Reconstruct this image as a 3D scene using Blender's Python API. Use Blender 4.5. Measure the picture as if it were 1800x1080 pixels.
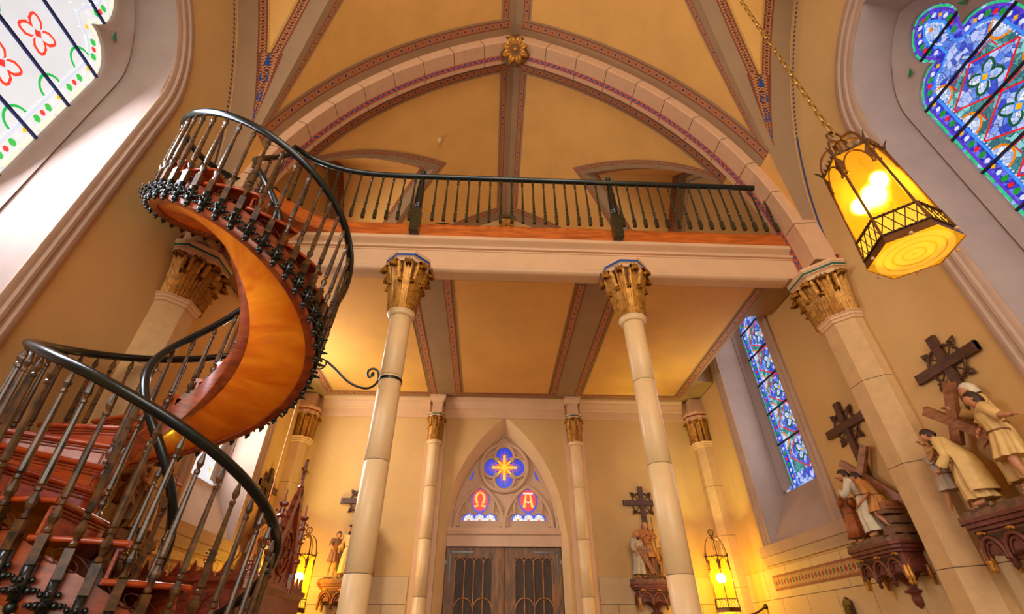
import bpy, math, random
from mathutils import Vector as V, Matrix
random.seed(7)
for _o in list(bpy.data.objects): bpy.data.objects.remove(_o)
SC = bpy.context.scene; COL = SC.collection
PI = math.pi; sin = math.sin; cos = math.cos; sqrt = math.sqrt
def lin(r, g, b):
    f = lambda c: c/12.92 if c <= .04045 else ((c+.055)/1.055)**2.4
    return (f(r/255), f(g/255), f(b/255), 1)
# ---------------------------------------------------------------- camera
CAM = V((-.29, 0, 1.5)); FPX = 822.86
_p, _y, _r = math.radians(36.0006), math.radians(2.7337), math.radians(-.2056)
_f = V((sin(_y)*cos(_p), cos(_y)*cos(_p), sin(_p))); _rt = V((cos(_y), -sin(_y), 0)); _u = _rt.cross(_f)
_rt, _u = cos(_r)*_rt+sin(_r)*_u, -sin(_r)*_rt+cos(_r)*_u
cd = bpy.data.cameras.new('camera'); cam = bpy.data.objects.new('camera', cd); COL.objects.link(cam)
cd.sensor_width = 36; cd.lens = 36*FPX/1800; cd.clip_start = .05; cd.clip_end = 100
cam.matrix_world = Matrix(((_rt.x, _u.x, -_f.x, CAM.x), (_rt.y, _u.y, -_f.y, CAM.y), (_rt.z, _u.z, -_f.z, CAM.z), (0, 0, 0, 1)))
SC.camera = cam
# ---------------------------------------------------------------- world, light, exposure
wd = bpy.data.worlds.new('world'); SC.world = wd; wd.use_nodes = True
wb = wd.node_tree.nodes['Background']; wb.inputs[0].default_value = (1, .90, .80, 1); wb.inputs[1].default_value = .5
def area(name, loc, target, sx, sy, power, col):
    l = bpy.data.lights.new(name, 'AREA'); l.shape = 'RECTANGLE'; l.size = sx; l.size_y = sy; l.energy = power; l.color = col
    o = bpy.data.objects.new(name, l); COL.objects.link(o); o.location = loc
    o.rotation_euler = (V(target)-V(loc)).to_track_quat('-Z', 'Y').to_euler(); return o
area('added_rear_fill', (0, -6.5, 5.5), (0, 4, 5), 7, 7, 700, (1, .92, .82))  # unseen fill light added behind the camera to brighten the room
area('left_window_daylight', (-4.45, 2.23, 5.0), (0, 2.6, 4.2), 1.0, 2.8, 150, (.84, .88, 1))
area('left_loft_window_daylight', (-4.45, 7.03, 5.4), (0, 7.2, 5.4), .95, 3.4, 190, (1, .95, .88))
area('right_loft_window_daylight', (4.45, 7.03, 5.4), (0, 7.2, 5.6), .95, 3.4, 22, (1, .95, .95))
SC.view_settings.view_transform = 'Standard'; SC.view_settings.look = 'None'
SC.view_settings.gamma = 1; SC.view_settings.use_curve_mapping = False; SC.view_settings.exposure = 0.12
# ---------------------------------------------------------------- helpers
WM = {}
def put(mesh, name, parent=None, M=None, **pr):
    o = bpy.data.objects.new(name, mesh); COL.objects.link(o); M = M or Matrix()
    if parent is not None: o.parent = parent; o.matrix_parent_inverse = WM[parent.name].inverted()
    o.matrix_basis = M; WM[o.name] = M
    for k, v in pr.items(): o[k] = v
    return o
def thing(name, loc, label=None, cat=None, group=None, kind=None):
    o = put(None, name, None, Matrix.Translation(V(loc)))
    o.empty_display_size = .1
    if label: o['label'] = label
    if cat: o['category'] = cat
    if group: o['group'] = group
    if kind: o['kind'] = kind
    return o
def tag(o, label=None, cat=None, group=None, kind=None):
    for k, v in (('label', label), ('category', cat), ('group', group), ('kind', kind)):
        if v: o[k] = v
    return o
class MB:
    def __init__(s): s.v = []; s.f = []; s.uv = []
    def add(s, vs, fs, uvs=None):
        b = len(s.v); s.v += [tuple(p) for p in vs]
        for i, f in enumerate(fs):
            s.f.append(tuple(b+k for k in f)); s.uv.append(uvs[i] if uvs else None)
        return s
    def box(s, x0, x1, y0, y1, z0, z1):
        return s.add([(x0,y0,z0),(x1,y0,z0),(x1,y1,z0),(x0,y1,z0),(x0,y0,z1),(x1,y0,z1),(x1,y1,z1),(x0,y1,z1)],
                     [(3,2,1,0),(4,5,6,7),(0,1,5,4),(1,2,6,5),(2,3,7,6),(3,0,4,7)])
    def obox(s, c, ax, h):
        c = V(c); a, b, d = [V(x).normalized()*k for x, k in zip(ax, h)]
        q = [c-a-b-d, c+a-b-d, c+a+b-d, c-a+b-d, c-a-b+d, c+a-b+d, c+a+b+d, c-a+b+d]
        return s.add(q, [(3,2,1,0),(4,5,6,7),(0,1,5,4),(1,2,6,5),(2,3,7,6),(3,0,4,7)])
    def beam(s, a, b, w, h, up=(0,0,1)):
        a, b = V(a), V(b); d = (b-a); L = d.length; d.normalize(); u = V(up)
        sd = d.cross(u)
        if sd.length < 1e-4: sd = d.cross(V((1,0,0)))
        sd.normalize(); n = sd.cross(d)
        return s.obox((a+b)/2, (d, sd, n), (L/2, w/2, h/2))
    def plate(s, poly, ext):
        n = len(poly); e = V(ext); q = [V(p) for p in poly]; 
        return s.add(q+[p+e for p in q], [tuple(range(n))[::-1], tuple(range(n, 2*n))]+[(i, (i+1) % n, n+(i+1) % n, n+i) for i in range(n)])
    def grid(s, P, uv=None, closeu=False, closev=False):
        nu = len(P); nv = len(P[0]); vs = [p for r in P for p in r]; fs = []; us = [] if uv else None
        for i in range(nu if closeu else nu-1):
            for j in range(nv if closev else nv-1):
                i2 = (i+1) % nu; j2 = (j+1) % nv
                fs.append((i*nv+j, i2*nv+j, i2*nv+j2, i*nv+j2))
                if uv: us.append([uv[i][j], uv[i2][j], uv[i2][j2], uv[i][j2]])
        return s.add(vs, fs, us)
    def lathe(s, prof, n=12, c=(0,0,0), a0=0, arc=2*PI, cap=True):
        full = abs(arc-2*PI) < 1e-6; m = n if full else n+1
        P = [[(c[0]+r*cos(a0+arc*i/n), c[1]+r*sin(a0+arc*i/n), c[2]+z) for i in range(m)] for r, z in prof]
        s.grid(P, closev=full)
        if cap and full:
            for row, rev in ((P[0], True), (P[-1], False)):
                s.add(row, [tuple(range(m))[::-1] if rev else tuple(range(m))])
        return s
    def tube(s, pts, r, n=8, closed=False, flat=1.0, up=None):
        pts = [V(p) for p in pts]; m = len(pts); rs = r if isinstance(r, (list, tuple)) else [r]*m
        P = []; pn = None
        for i, p in enumerate(pts):
            d = (pts[(i+1) % m]-pts[i-1]) if closed else (pts[min(i+1, m-1)]-pts[max(i-1, 0)])
            d.normalize()
            if up is not None: nn = V(up)-d*d.dot(V(up))
            elif pn is None: nn = d.orthogonal()
            else: nn = pn-d*d.dot(pn)
            if nn.length < 1e-5: nn = d.orthogonal()
            nn.normalize(); pn = nn; b = d.cross(nn)
            P.append([p+(nn*cos(2*PI*k/n)*flat+b*sin(2*PI*k/n))*rs[i] for k in range(n)])
        s.grid(P, closeu=closed, closev=True)
        if not closed: s.add(P[0], [tuple(range(n))[::-1]]); s.add(P[-1], [tuple(range(n))])
        return s
    def ball(s, c, r, nu=8, nv=6, sc=(1,1,1)):
        P = [[(c[0]+sc[0]*r*sin(PI*j/nv)*cos(2*PI*i/nu), c[1]+sc[1]*r*sin(PI*j/nv)*sin(2*PI*i/nu), c[2]+sc[2]*r*cos(PI*j/nv)) for i in range(nu)] for j in range(nv+1)]
        return s.grid(P, closev=True)
    def sweep(s, path, prof, close=True, ends=True):
        # path: list of (x,y); prof: list of (outward offset, z); outward = right-hand normal of the path
        n = len(path); P = []
        for i, (x, y) in enumerate(path):
            a = V(path[max(i-1, 0)]); b = V(path[i]); c = V(path[min(i+1, n-1)])
            d1 = (b-a).normalized() if i > 0 else (c-b).normalized(); d2 = (c-b).normalized() if i < n-1 else d1
            n1 = V((d1.y, -d1.x)); n2 = V((d2.y, -d2.x)); m = (n1+n2).normalized(); k = 1/max(m.dot(n1), .3)
            P.append([(x+m.x*o*k, y+m.y*o*k, z) for o, z in prof])
        s.grid(P, closev=close)
        if ends and close: s.add(P[0], [tuple(range(len(prof)))]); s.add(P[-1], [tuple(range(len(prof)))[::-1]])
        return s
    def mesh(s, name, smooth=False, shift=None, mat=None):
        me = bpy.data.meshes.new(name); sh = V(shift) if shift else V((0,0,0))
        me.from_pydata([tuple(V(p)-sh) for p in s.v], [], s.f)
        if any(u for u in s.uv):
            l = me.uv_layers.new(name='uv'); k = 0
            for f, u in zip(s.f, s.uv):
                for q in range(len(f)):
                    l.data[k].uv = u[q] if u else (0, 0); k += 1
        if smooth: me.polygons.foreach_set('use_smooth', [True]*len(me.polygons))
        if mat: me.materials.append(mat)
        me.update(); return me
    def build(s, name, mat, parent=None, smooth=False, **pr):
        xs = [p[0] for p in s.v]; ys = [p[1] for p in s.v]; zs = [p[2] for p in s.v]
        c = V(((min(xs)+max(xs))/2, (min(ys)+max(ys))/2, min(zs)))
        me = s.mesh(name, smooth, c, mat)
        return put(me, name, parent, Matrix.Translation(c), **pr)
def autosmooth(o, ang=40):
    me = o.data; me.polygons.foreach_set('use_smooth', [True]*len(me.polygons))
    try: me.set_sharp_from_angle(angle=math.radians(ang))
    except Exception: pass
    return o
def strip(fa, fb, ts, v0=0., v1=1.):
    # ribbon between two curves with uv: u = metres along, v = across
    P = []; U = []; L = 0; pm = None
    for t in ts:
        a, b = V(fa(t)), V(fb(t)); m = (a+b)/2
        if pm is not None: L += (m-pm).length
        pm = m; P.append([a, b]); U.append([(L, v0), (L, v1)])
    return MB().grid(P, U)
def lerp(a, b, t): return a+(b-a)*t
def frange(a, b, n): return [a+(b-a)*i/n for i in range(n+1)]
# ---------------------------------------------------------------- materials
def nodes(name):
    m = bpy.data.materials.new(name); m.use_nodes = True; nt = m.node_tree; b = nt.nodes['Principled BSDF']; return m, nt, b
def mat(name, col, rough=.6, var=.1, scale=4., metal=0., bump=0., bscale=60., spec=.4, col2=None, coat=0.):
    m, nt, b = nodes(name); N = nt.nodes; Lk = nt.links
    c = lin(*col); c2 = lin(*col2) if col2 else tuple(max(0, x*(1-var*2)) for x in c[:3])+(1,)
    geo = N.new('ShaderNodeNewGeometry'); no = N.new('ShaderNodeTexNoise'); no.inputs['Scale'].default_value = scale; no.inputs['Detail'].default_value = 5
    no.inputs['Roughness'].default_value = .65
    Lk.new(geo.outputs['Position'], no.inputs['Vector'])
    cr = N.new('ShaderNodeValToRGB'); cr.color_ramp.elements[0].position = .32; cr.color_ramp.elements[1].position = .66
    cr.color_ramp.elements[0].color = c2; cr.color_ramp.elements[1].color = c
    Lk.new(no.outputs[0], cr.inputs[0]); Lk.new(cr.outputs[0], b.inputs['Base Color'])
    b.inputs['Roughness'].default_value = rough; b.inputs['Metallic'].default_value = metal; b.inputs['Specular IOR Level'].default_value = spec
    if coat: b.inputs['Coat Weight'].default_value = coat; b.inputs['Coat Roughness'].default_value = .12
    if bump:
        n2 = N.new('ShaderNodeTexNoise'); n2.inputs['Scale'].default_value = bscale; n2.inputs['Detail'].default_value = 3
        Lk.new(geo.outputs['Position'], n2.inputs['Vector'])
        bp = N.new('ShaderNodeBump'); bp.inputs['Strength'].default_value = bump; bp.inputs['Distance'].default_value = .01
        Lk.new(n2.outputs[0], bp.inputs['Height']); Lk.new(bp.outputs[0], b.inputs['Normal'])
    return m
def wood(name, c1, c2, rough=.3, sc=(4, 4, 40), coat=.3):
    m, nt, b = nodes(name); N = nt.nodes; Lk = nt.links
    tc = N.new('ShaderNodeNewGeometry'); mp = N.new('ShaderNodeMapping'); mp.inputs['Scale'].default_value = sc
    no = N.new('ShaderNodeTexNoise'); no.inputs['Scale'].default_value = 1; no.inputs['Detail'].default_value = 6; no.inputs['Distortion'].default_value = .8
    Lk.new(tc.outputs['Position'], mp.inputs['Vector']); Lk.new(mp.outputs[0], no.inputs['Vector'])
    cr = N.new('ShaderNodeValToRGB'); cr.color_ramp.elements[0].position = .3; cr.color_ramp.elements[1].position = .68
    cr.color_ramp.elements[0].color = lin(*c1); cr.color_ramp.elements[1].color = lin(*c2)
    Lk.new(no.outputs[0], cr.inputs[0]); Lk.new(cr.outputs[0], b.inputs['Base Color'])
    b.inputs['Roughness'].default_value = rough; b.inputs['Coat Weight'].default_value = coat; b.inputs['Coat Roughness'].default_value = .15
    return m
def emit(name, col, s=1., var=.25, scale=25.):
    m, nt, b = nodes(name); N = nt.nodes; Lk = nt.links
    geo = N.new('ShaderNodeNewGeometry'); no = N.new('ShaderNodeTexNoise'); no.inputs['Scale'].default_value = scale; no.inputs['Detail'].default_value = 3
    Lk.new(geo.outputs['Position'], no.inputs['Vector'])
    c = lin(*col); cr = N.new('ShaderNodeValToRGB'); cr.color_ramp.elements[0].position = .35; cr.color_ramp.elements[1].position = .65
    cr.color_ramp.elements[0].color = tuple(x*(1-var) for x in c[:3])+(1,); cr.color_ramp.elements[1].color = c
    Lk.new(no.outputs[0], cr.inputs[0]); Lk.new(cr.outputs[0], b.inputs['Emission Color']); b.inputs['Emission Strength'].default_value = s
    b.inputs['Base Color'].default_value = tuple(x*.3 for x in c[:3])+(1,); b.inputs['Roughness'].default_value = .3
    return m
def glasscells(name, c1, c2, c3, s=1., scale=16.):
    # leaded glass: small quarries of varied tint between dark leads
    m, nt, b = nodes(name); N = nt.nodes; Lk = nt.links
    geo = N.new('ShaderNodeNewGeometry'); vo = N.new('ShaderNodeTexVoronoi'); vo.inputs['Scale'].default_value = scale
    ve = N.new('ShaderNodeTexVoronoi'); ve.feature = 'DISTANCE_TO_EDGE'; ve.inputs['Scale'].default_value = scale
    no = N.new('ShaderNodeTexNoise'); no.inputs['Scale'].default_value = 40; no.inputs['Detail'].default_value = 4
    for q in (vo, ve, no): Lk.new(geo.outputs['Position'], q.inputs['Vector'])
    sp = N.new('ShaderNodeSeparateColor'); Lk.new(vo.outputs['Color'], sp.inputs[0])
    ad = N.new('ShaderNodeMath'); ad.operation = 'MULTIPLY_ADD'; Lk.new(no.outputs[0], ad.inputs[0]); ad.inputs[1].default_value = .7; 
    sb = N.new('ShaderNodeMath'); sb.operation = 'SUBTRACT'; Lk.new(sp.outputs[0], sb.inputs[0]); sb.inputs[1].default_value = .35; Lk.new(sb.outputs[0], ad.inputs[2])
    cr = N.new('ShaderNodeValToRGB'); el = cr.color_ramp.elements; el[0].position = .15; el[1].position = .85; el[0].color = lin(*c1); el[1].color = lin(*c3); e = el.new(.5); e.color = lin(*c2)
    Lk.new(ad.outputs[0], cr.inputs[0])
    gt = N.new('ShaderNodeMath'); gt.operation = 'GREATER_THAN'; Lk.new(ve.outputs['Distance'], gt.inputs[0]); gt.inputs[1].default_value = .035
    mu = N.new('ShaderNodeMath'); mu.operation = 'MULTIPLY_ADD'; Lk.new(gt.outputs[0], mu.inputs[0]); mu.inputs[1].default_value = s*.75; mu.inputs[2].default_value = s*.25
    Lk.new(cr.outputs[0], b.inputs['Emission Color']); Lk.new(mu.outputs[0], b.inputs['Emission Strength'])
    b.inputs['Base Color'].default_value = (.02, .02, .04, 1); b.inputs['Roughness'].default_value = .3
    return m
def border(name, base, light, dark, dot, dot2, per=.3, chk=36., wid=.13):
    # painted stencil border: u in metres along, v 0..1 across
    m, nt, b = nodes(name); N = nt.nodes; Lk = nt.links
    def M(op, a, c=None):
        n = N.new('ShaderNodeMath'); n.operation = op
        for i, x in enumerate((a, c)):
            if x is None: continue
            if isinstance(x, (int, float)): n.inputs[i].default_value = x
            else: Lk.new(x, n.inputs[i])
        return n.outputs[0]
    def mix(f, a, c):
        n = N.new('ShaderNodeMix'); n.data_type = 'RGBA'
        Lk.new(f, n.inputs[0])
        for i, x in ((6, a), (7, c)):
            if isinstance(x, tuple): n.inputs[i].default_value = x
            else: Lk.new(x, n.inputs[i])
        return n.outputs[2]
    uv = N.new('ShaderNodeUVMap'); uv.uv_map = 'uv'; sp = N.new('ShaderNodeSeparateXYZ'); Lk.new(uv.outputs[0], sp.inputs[0])
    u, v = sp.outputs[0], sp.outputs[1]; vm = M('MULTIPLY', M('SUBTRACT', v, .5), wid)
    ck = M('GREATER_THAN', M('MULTIPLY', M('SINE', M('MULTIPLY', u, chk*2*PI)), M('SINE', M('MULTIPLY', vm, chk*2*PI))), .12)
    c = mix(ck, lin(*base), lin(*light))
    e = M('GREATER_THAN', M('ABSOLUTE', M('SUBTRACT', v, .5)), .36)
    c = mix(e, c, lin(*dark))
    e2 = M('MULTIPLY', M('GREATER_THAN', M('ABSOLUTE', M('SUBTRACT', v, .5)), .4), M('GREATER_THAN', M('SINE', M('MULTIPLY', u, chk*2*PI)), 0.))
    c = mix(e2, c, lin(*base))
    for k, (dc, off) in enumerate(((dot, 0.), (dot2, .5))):
        fu = M('MULTIPLY', M('SUBTRACT', M('FRACT', M('ADD', M('DIVIDE', u, per), off)), .5), per)
        d = M('ADD', M('ABSOLUTE', fu), M('ABSOLUTE', vm))
        ring = M('MULTIPLY', M('LESS_THAN', d, wid*.34), M('GREATER_THAN', d, wid*.24))
        c = mix(ring, c, lin(*light)); c = mix(M('LESS_THAN', d, wid*.2), c, lin(*dc))
    Lk.new(c, b.inputs['Base Color']); b.inputs['Roughness'].default_value = .7
    return m
M_ = {}
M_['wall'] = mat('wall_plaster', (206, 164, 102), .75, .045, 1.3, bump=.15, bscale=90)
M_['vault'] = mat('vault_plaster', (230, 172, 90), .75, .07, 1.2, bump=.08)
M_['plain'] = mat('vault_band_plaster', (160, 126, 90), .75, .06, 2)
M_['line'] = mat('ochre_line', (196, 150, 70), .7, .05, 3)
M_['stone'] = mat('arch_stone', (212, 164, 122), .65, .05, 6, bump=.1)
M_['cream'] = mat('cream_paint', (214, 170, 126), .5, .05, 3)
M_['trim'] = mat('window_trim_stone', (178, 146, 122), .6, .07, 4, bump=.06)
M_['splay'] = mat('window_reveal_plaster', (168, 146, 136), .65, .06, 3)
M_['column'] = mat('column_paint', (228, 190, 136), .38, .05, 4, bump=.08, bscale=25)
M_['pil'] = mat('pilaster_paint', (206, 164, 110), .55, .07, 8, bump=.25, bscale=45)
M_['joint'] = mat('joint_line', (110, 88, 66), .8, .1, 6)
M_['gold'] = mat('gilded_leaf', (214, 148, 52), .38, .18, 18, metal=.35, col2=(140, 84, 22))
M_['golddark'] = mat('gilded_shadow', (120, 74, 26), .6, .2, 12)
M_['blue'] = mat('blue_line_paint', (24, 72, 140), .5, .1, 8)
M_['green'] = mat('green_line_paint', (40, 92, 70), .5, .1, 8)
M_['redline'] = mat('red_line_paint', (150, 42, 34), .5, .1, 8)
M_['band'] = border('stencil_border', (150, 84, 48), (190, 132, 80), (112, 56, 34), (34, 34, 110), (140, 30, 24), chk=48.)
M_['band2'] = border('braid_border', (104, 46, 26), (190, 122, 62), (128, 62, 34), (70, 30, 40), (90, 34, 20), per=.09, chk=22.)
M_['bandred'] = border('diamond_border', (214, 92, 40), (70, 84, 130), (196, 80, 40), (60, 74, 120), (222, 110, 50), per=.12, chk=10., wid=.09)
M_['bandgreen'] = border('foliage_border', (150, 84, 58), (188, 144, 96), (124, 66, 44), (60, 84, 48), (150, 40, 44), per=.16, chk=30., wid=.2)
M_['block'] = mat('wainscot_block', (206, 172, 122), .6, .06, 5, bump=.08)
# ---------------------------------------------------------------- vault geometry
ZS = 5.5
def pointed(a, apex, zs=ZS):
    h = apex-zs; c = (h*h-a*a)/(2*a); return c, a+c
MC, MR = pointed(3.95, 11.3); PHI_A = math.acos(MC/MR)
BAYS = [(-2.8, 2.38, 5.5), (1.97, 2.38, 5.5), (6.8, 2.25, 6.2)]
XW = 4.1; YB = 9.2; YE = -3.2
def zcross(y):
    for c, h, r in BAYS:
        if abs(y-c) < h:
            d = h-abs(y-c); return ZS+sqrt(max(2*r*d-d*d, 0))
    return ZS
def phig(y): return math.asin(min(1, (zcross(y)-ZS)/MR))
def mpt(sx, phi, y, off=0.): return (sx*(-MC+(MR-off)*cos(phi)), y, ZS+(MR-off)*sin(phi))
def xg(y): return -MC+MR*cos(phig(y))
fl = MB().box(-4.4, 4.4, YE, 9.6, -.1, 0).build('floor', mat('floor_wood', (120, 80, 50), .4, .15, 3), kind='structure')
ys = sorted(set([round(YE+.08*i, 4) for i in range(int((YB-YE)/.08)+1)]+[YB]+[c+s*h for c, h, r in BAYS[1:] for s in (-1, 0, 1)]+[c+s*(h-h*(k/34)**2) for c, h, r in BAYS[1:] for s in (-1, 1) for k in range(1, 20)]))
ys = [y for y in ys if y <= YB]
m = MB()
for sx in (-1, 1):
    P = []
    for y in ys:
        g = phig(y); row = [mpt(sx, PHI_A+(g-PHI_A)*k/26, y) for k in range(27)]
        row += [(sx*lerp(xg(y), XW, .5), y, zcross(y)), (sx*XW, y, zcross(y))]
        P.append(row)
    m.grid(P)
ceil = autosmooth(m.build('ceiling', M_['vault'], kind='structure'), 25)
# painted bands on the vault
def addstrip(fa, fb, ts, mt, nm='painted_border'):
    if len(ts) < 2: return None
    return strip(fa, fb, ts).build(nm, M_[mt], ceil)
PH = frange(.02, PHI_A, 40)
for sx in (-1, 1):
    # ridge bands
    for (y0, y1) in ((YE, 4.3), (4.72, YB)):
        T = frange(y0, y1, 30)
        fo = lambda d: (lambda y: mpt(sx, PHI_A-d/MR, y, .004))
        addstrip(fo(0.), fo(.15), T, 'plain', 'plain_rib_band'); addstrip(fo(.15), fo(.27), T, 'band'); addstrip(fo(.27), fo(.31), T, 'plain', 'plain_line')
    # bands along the transverse arch, both sides, and along the end wall
    for y0, dr in ((4.3, -1), (4.72, 1), (YB, -1)):
        w = (.0, .13, .27, .31) if y0 != YB else (0., .30, .44, .48)
        g0 = lambda d: max(.02, phig(y0+dr*d))
        T = [lerp(g0(w[2]), PHI_A-.02, k/36) for k in range(37)]
        fy = lambda d, o=.006: (lambda p: mpt(sx, p, y0+dr*d, o))
        addstrip(fy(w[0]), fy(w[1]), T, 'plain', 'plain_rib_band'); addstrip(fy(w[1]), fy(w[2]), T, 'band'); addstrip(fy(w[2]), fy(w[3]), T, 'plain', 'plain_line')
    for bi, (c, h, r) in enumerate(BAYS[1:]):
        lo, hi = (c-h, c+h)
        for s in (-1, 1):
            yend = (4.30-.27 if c < 4 else YB-.44) if s > 0 else (4.72+.27 if c > 4 else -.41+.3)
            T = [lerp(c, yend, 1-(1-q/50)**2) for q in range(51)]
            ap = .22
            fm = lambda d, o=.008: (lambda y: mpt(sx, min(phig(y)+d/MR, PHI_A-.03), y, o))
            addstrip(fm(0.), fm(.17), T, 'plain', 'plain_rib_band'); addstrip(fm(.17), fm(.30), T, 'band'); addstrip(fm(.30), fm(.34), T, 'plain', 'plain_line')
            # in the side cell
            fl_ = lambda d, o=.005: (lambda y: (sx*(xg(y)+d), y, zcross(y)-o))
            Tc = [y for y in T if xg(y)+.46 < 3.66]
            if c < 4:
                addstrip(fl_(0.), fl_(.26), [y for y in T if xg(y)+.26 < 4.05], 'plain', 'plain_rib_band'); addstrip(fl_(.26), fl_(.42), Tc, 'band2'); addstrip(fl_(.42), fl_(.46), Tc, 'line', 'ochre_line')
                wl = lambda x, o=.008: (lambda y: (sx*x, y, zcross(y)-o))
                addstrip(wl(4.09), wl(3.80), [y for y in T], 'plain', 'plain_rib_band'); addstrip(wl(3.80), wl(3.66), Tc, 'band2'); addstrip(wl(3.66), wl(3.63), Tc, 'line', 'ochre_line')
                if s > 0:   # plain plaster towards the springing, then the pointed
                    addstrip(lambda y: (sx*(xg(y)+.0), y, zcross(y)-.006), lambda y: (sx*4.092, y, zcross(y)-.006), [lerp(max(Tc), 4.345, 1-(1-q/24)**2) for q in range(25)], 'plain', 'plain_springer')  # stencil tail
                    y1 = max(Tc); yl = frange(y1, min(y1+.52, 4.28), 8)
                    wd_ = lambda t: (1-(t-y1)/(yl[-1]-y1))
                    cx = lambda t: 3.63+(t-y1)*.25
                    addstrip(lambda y: (sx*(cx(y)-.2*wd_(y)-.004), y, zcross(y)-.009), lambda y: (sx*(cx(y)+.17*wd_(y)+.004), y, zcross(y)-.009), yl, 'band2', 'painted_tail')
                    for q, (ta, tb, xo, wq) in enumerate(((.0, .10, 0, .05), (.13, .22, -.05, .022), (.13, .22, .05, .022), (.25, .36, -.025, .016), (.25, .36, .025, .016), (.39, .47, 0, .014))):
                        ya, yb_ = y1+ta, y1+tb
                        if yb_ > yl[-1]: continue
                        MB().add([(sx*(cx(ya)+xo), ya, zcross(ya)-.013), (sx*(cx(yb_)+xo-wq), yb_, zcross(yb_)-.013), (sx*(cx(yb_)+xo+wq), yb_, zcross(yb_)-.013)], [(0, 1, 2)]).build('blue_tail_mark', M_['blue'], ceil)
            else:
                addstrip(fl_(0.), fl_(.22), [y for y in T if xg(y)+.22 < 4.05], 'plain', 'plain_rib_band'); addstrip(fl_(.22), fl_(.31), [y for y in T if xg(y)+.31 < 3.7], 'band2')
                wl = lambda x, o=.008: (lambda y: (sx*x, y, zcross(y)-o))
                addstrip(wl(4.09), wl(3.88), T, 'plain', 'plain_rib_band'); addstrip(wl(3.88), wl(3.76), [y for y in T if xg(y)+.31 < 3.7], 'band2')
# ---------------------------------------------------------------- transverse arch of separate stones
AC, AR = pointed(3.8, 11.05); APH = math.acos(AC/AR)
arch = thing('trim_1', (0, 4.5, ZS), 'pink stone transverse arch with painted inner edge in front of the loft', None, None, 'structure')
NV = 11; AY0, AY1 = 4.3, 4.72
for sx in (-1, 1):
    for k in range(NV):
        a0 = APH*k/NV+.0012; a1 = APH*(k+1)/NV-.0012; m = MB(); P = []
        for q in range(4):
            a = lerp(a0, a1, q/3); R0, R1 = AR, AR+.34
            sec = [(R0, AY0+.012), (R0+.012, AY0), (R1, AY0), (R1, AY1), (R0, AY1)]
            P.append([(sx*(-AC+r*cos(a)), y, ZS+r*sin(a)) for r, y in sec])
        m.grid(P, closev=True); m.add(P[0], [(0, 1, 2, 3, 4)]); m.add(P[-1], [(4, 3, 2, 1, 0)])
        m.build('voussoir', M_['stone'], arch)
    T = frange(.0, APH-.02, 40)
    fa = lambda y, o=.004: (lambda a: (sx*(-AC+(AR-o)*cos(a)), y, ZS+(AR-o)*sin(a)))
    strip(fa(4.55), fa(4.64), T).build('painted_edge', M_['bandred'], arch)
    P = [[(sx*(-AC+r*cos(a)), y, ZS+r*sin(a)) for r, y in ((AR+.02, AY0+.004), (AR+.02, AY1-.004), (AR+.33, AY1-.004), (AR+.33, AY0+.004))] for a in T]
    MB().grid(P, closev=True).build('mortar', M_['joint'], arch)
# gilded rosette at the crown
ro = thing('rosette', (0, 4.42, 10.8), 'gilded leafy rosette at the crown of the stone arch', 'rosette')
def leaf_pts(L, w, n=5):
    return [(0, 0)]+[(L*k/n, w*sin(PI*(k/n)**.8)) for k in range(1, n)]+[(L, 0)]
C0 = V((0, 4.47, 10.97)); ax_u = V((1, 0, 0)); ax_v = V((0, -.75, .66)).normalized(); ax_n = V((0, -.66, -.75)).normalized()
for k in range(8):
    a = 2*PI*k/8+PI/8; du = ax_u*cos(a)+ax_v*sin(a); dv = -ax_u*sin(a)+ax_v*cos(a); L = .25
    for s in (-1, 1):
        m = MB(); P = []
        for i in range(7):
            t = i/6; w = .075*sin(PI*min(1, t*.9+.08)); lift = .055*sin(PI*t)+.05*t
            P.append([C0+du*(.03+L*t)+ax_n*(lift+.02), C0+du*(.03+L*t)+dv*(s*w*.6)+ax_n*(lift+.045), C0+du*(.03+L*t)+dv*(s*w)+ax_n*(lift)])
        m.grid(P); m.grid([[p-ax_n*.012 for p in r] for r in P])
        m.build('leaf', M_['gold'], ro, True)
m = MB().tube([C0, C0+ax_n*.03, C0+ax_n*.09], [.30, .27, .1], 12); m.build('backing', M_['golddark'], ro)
MB().ball(C0+ax_n*.10, .045, 10, 6).build('centre_knob', M_['gold'], ro, True)
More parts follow.
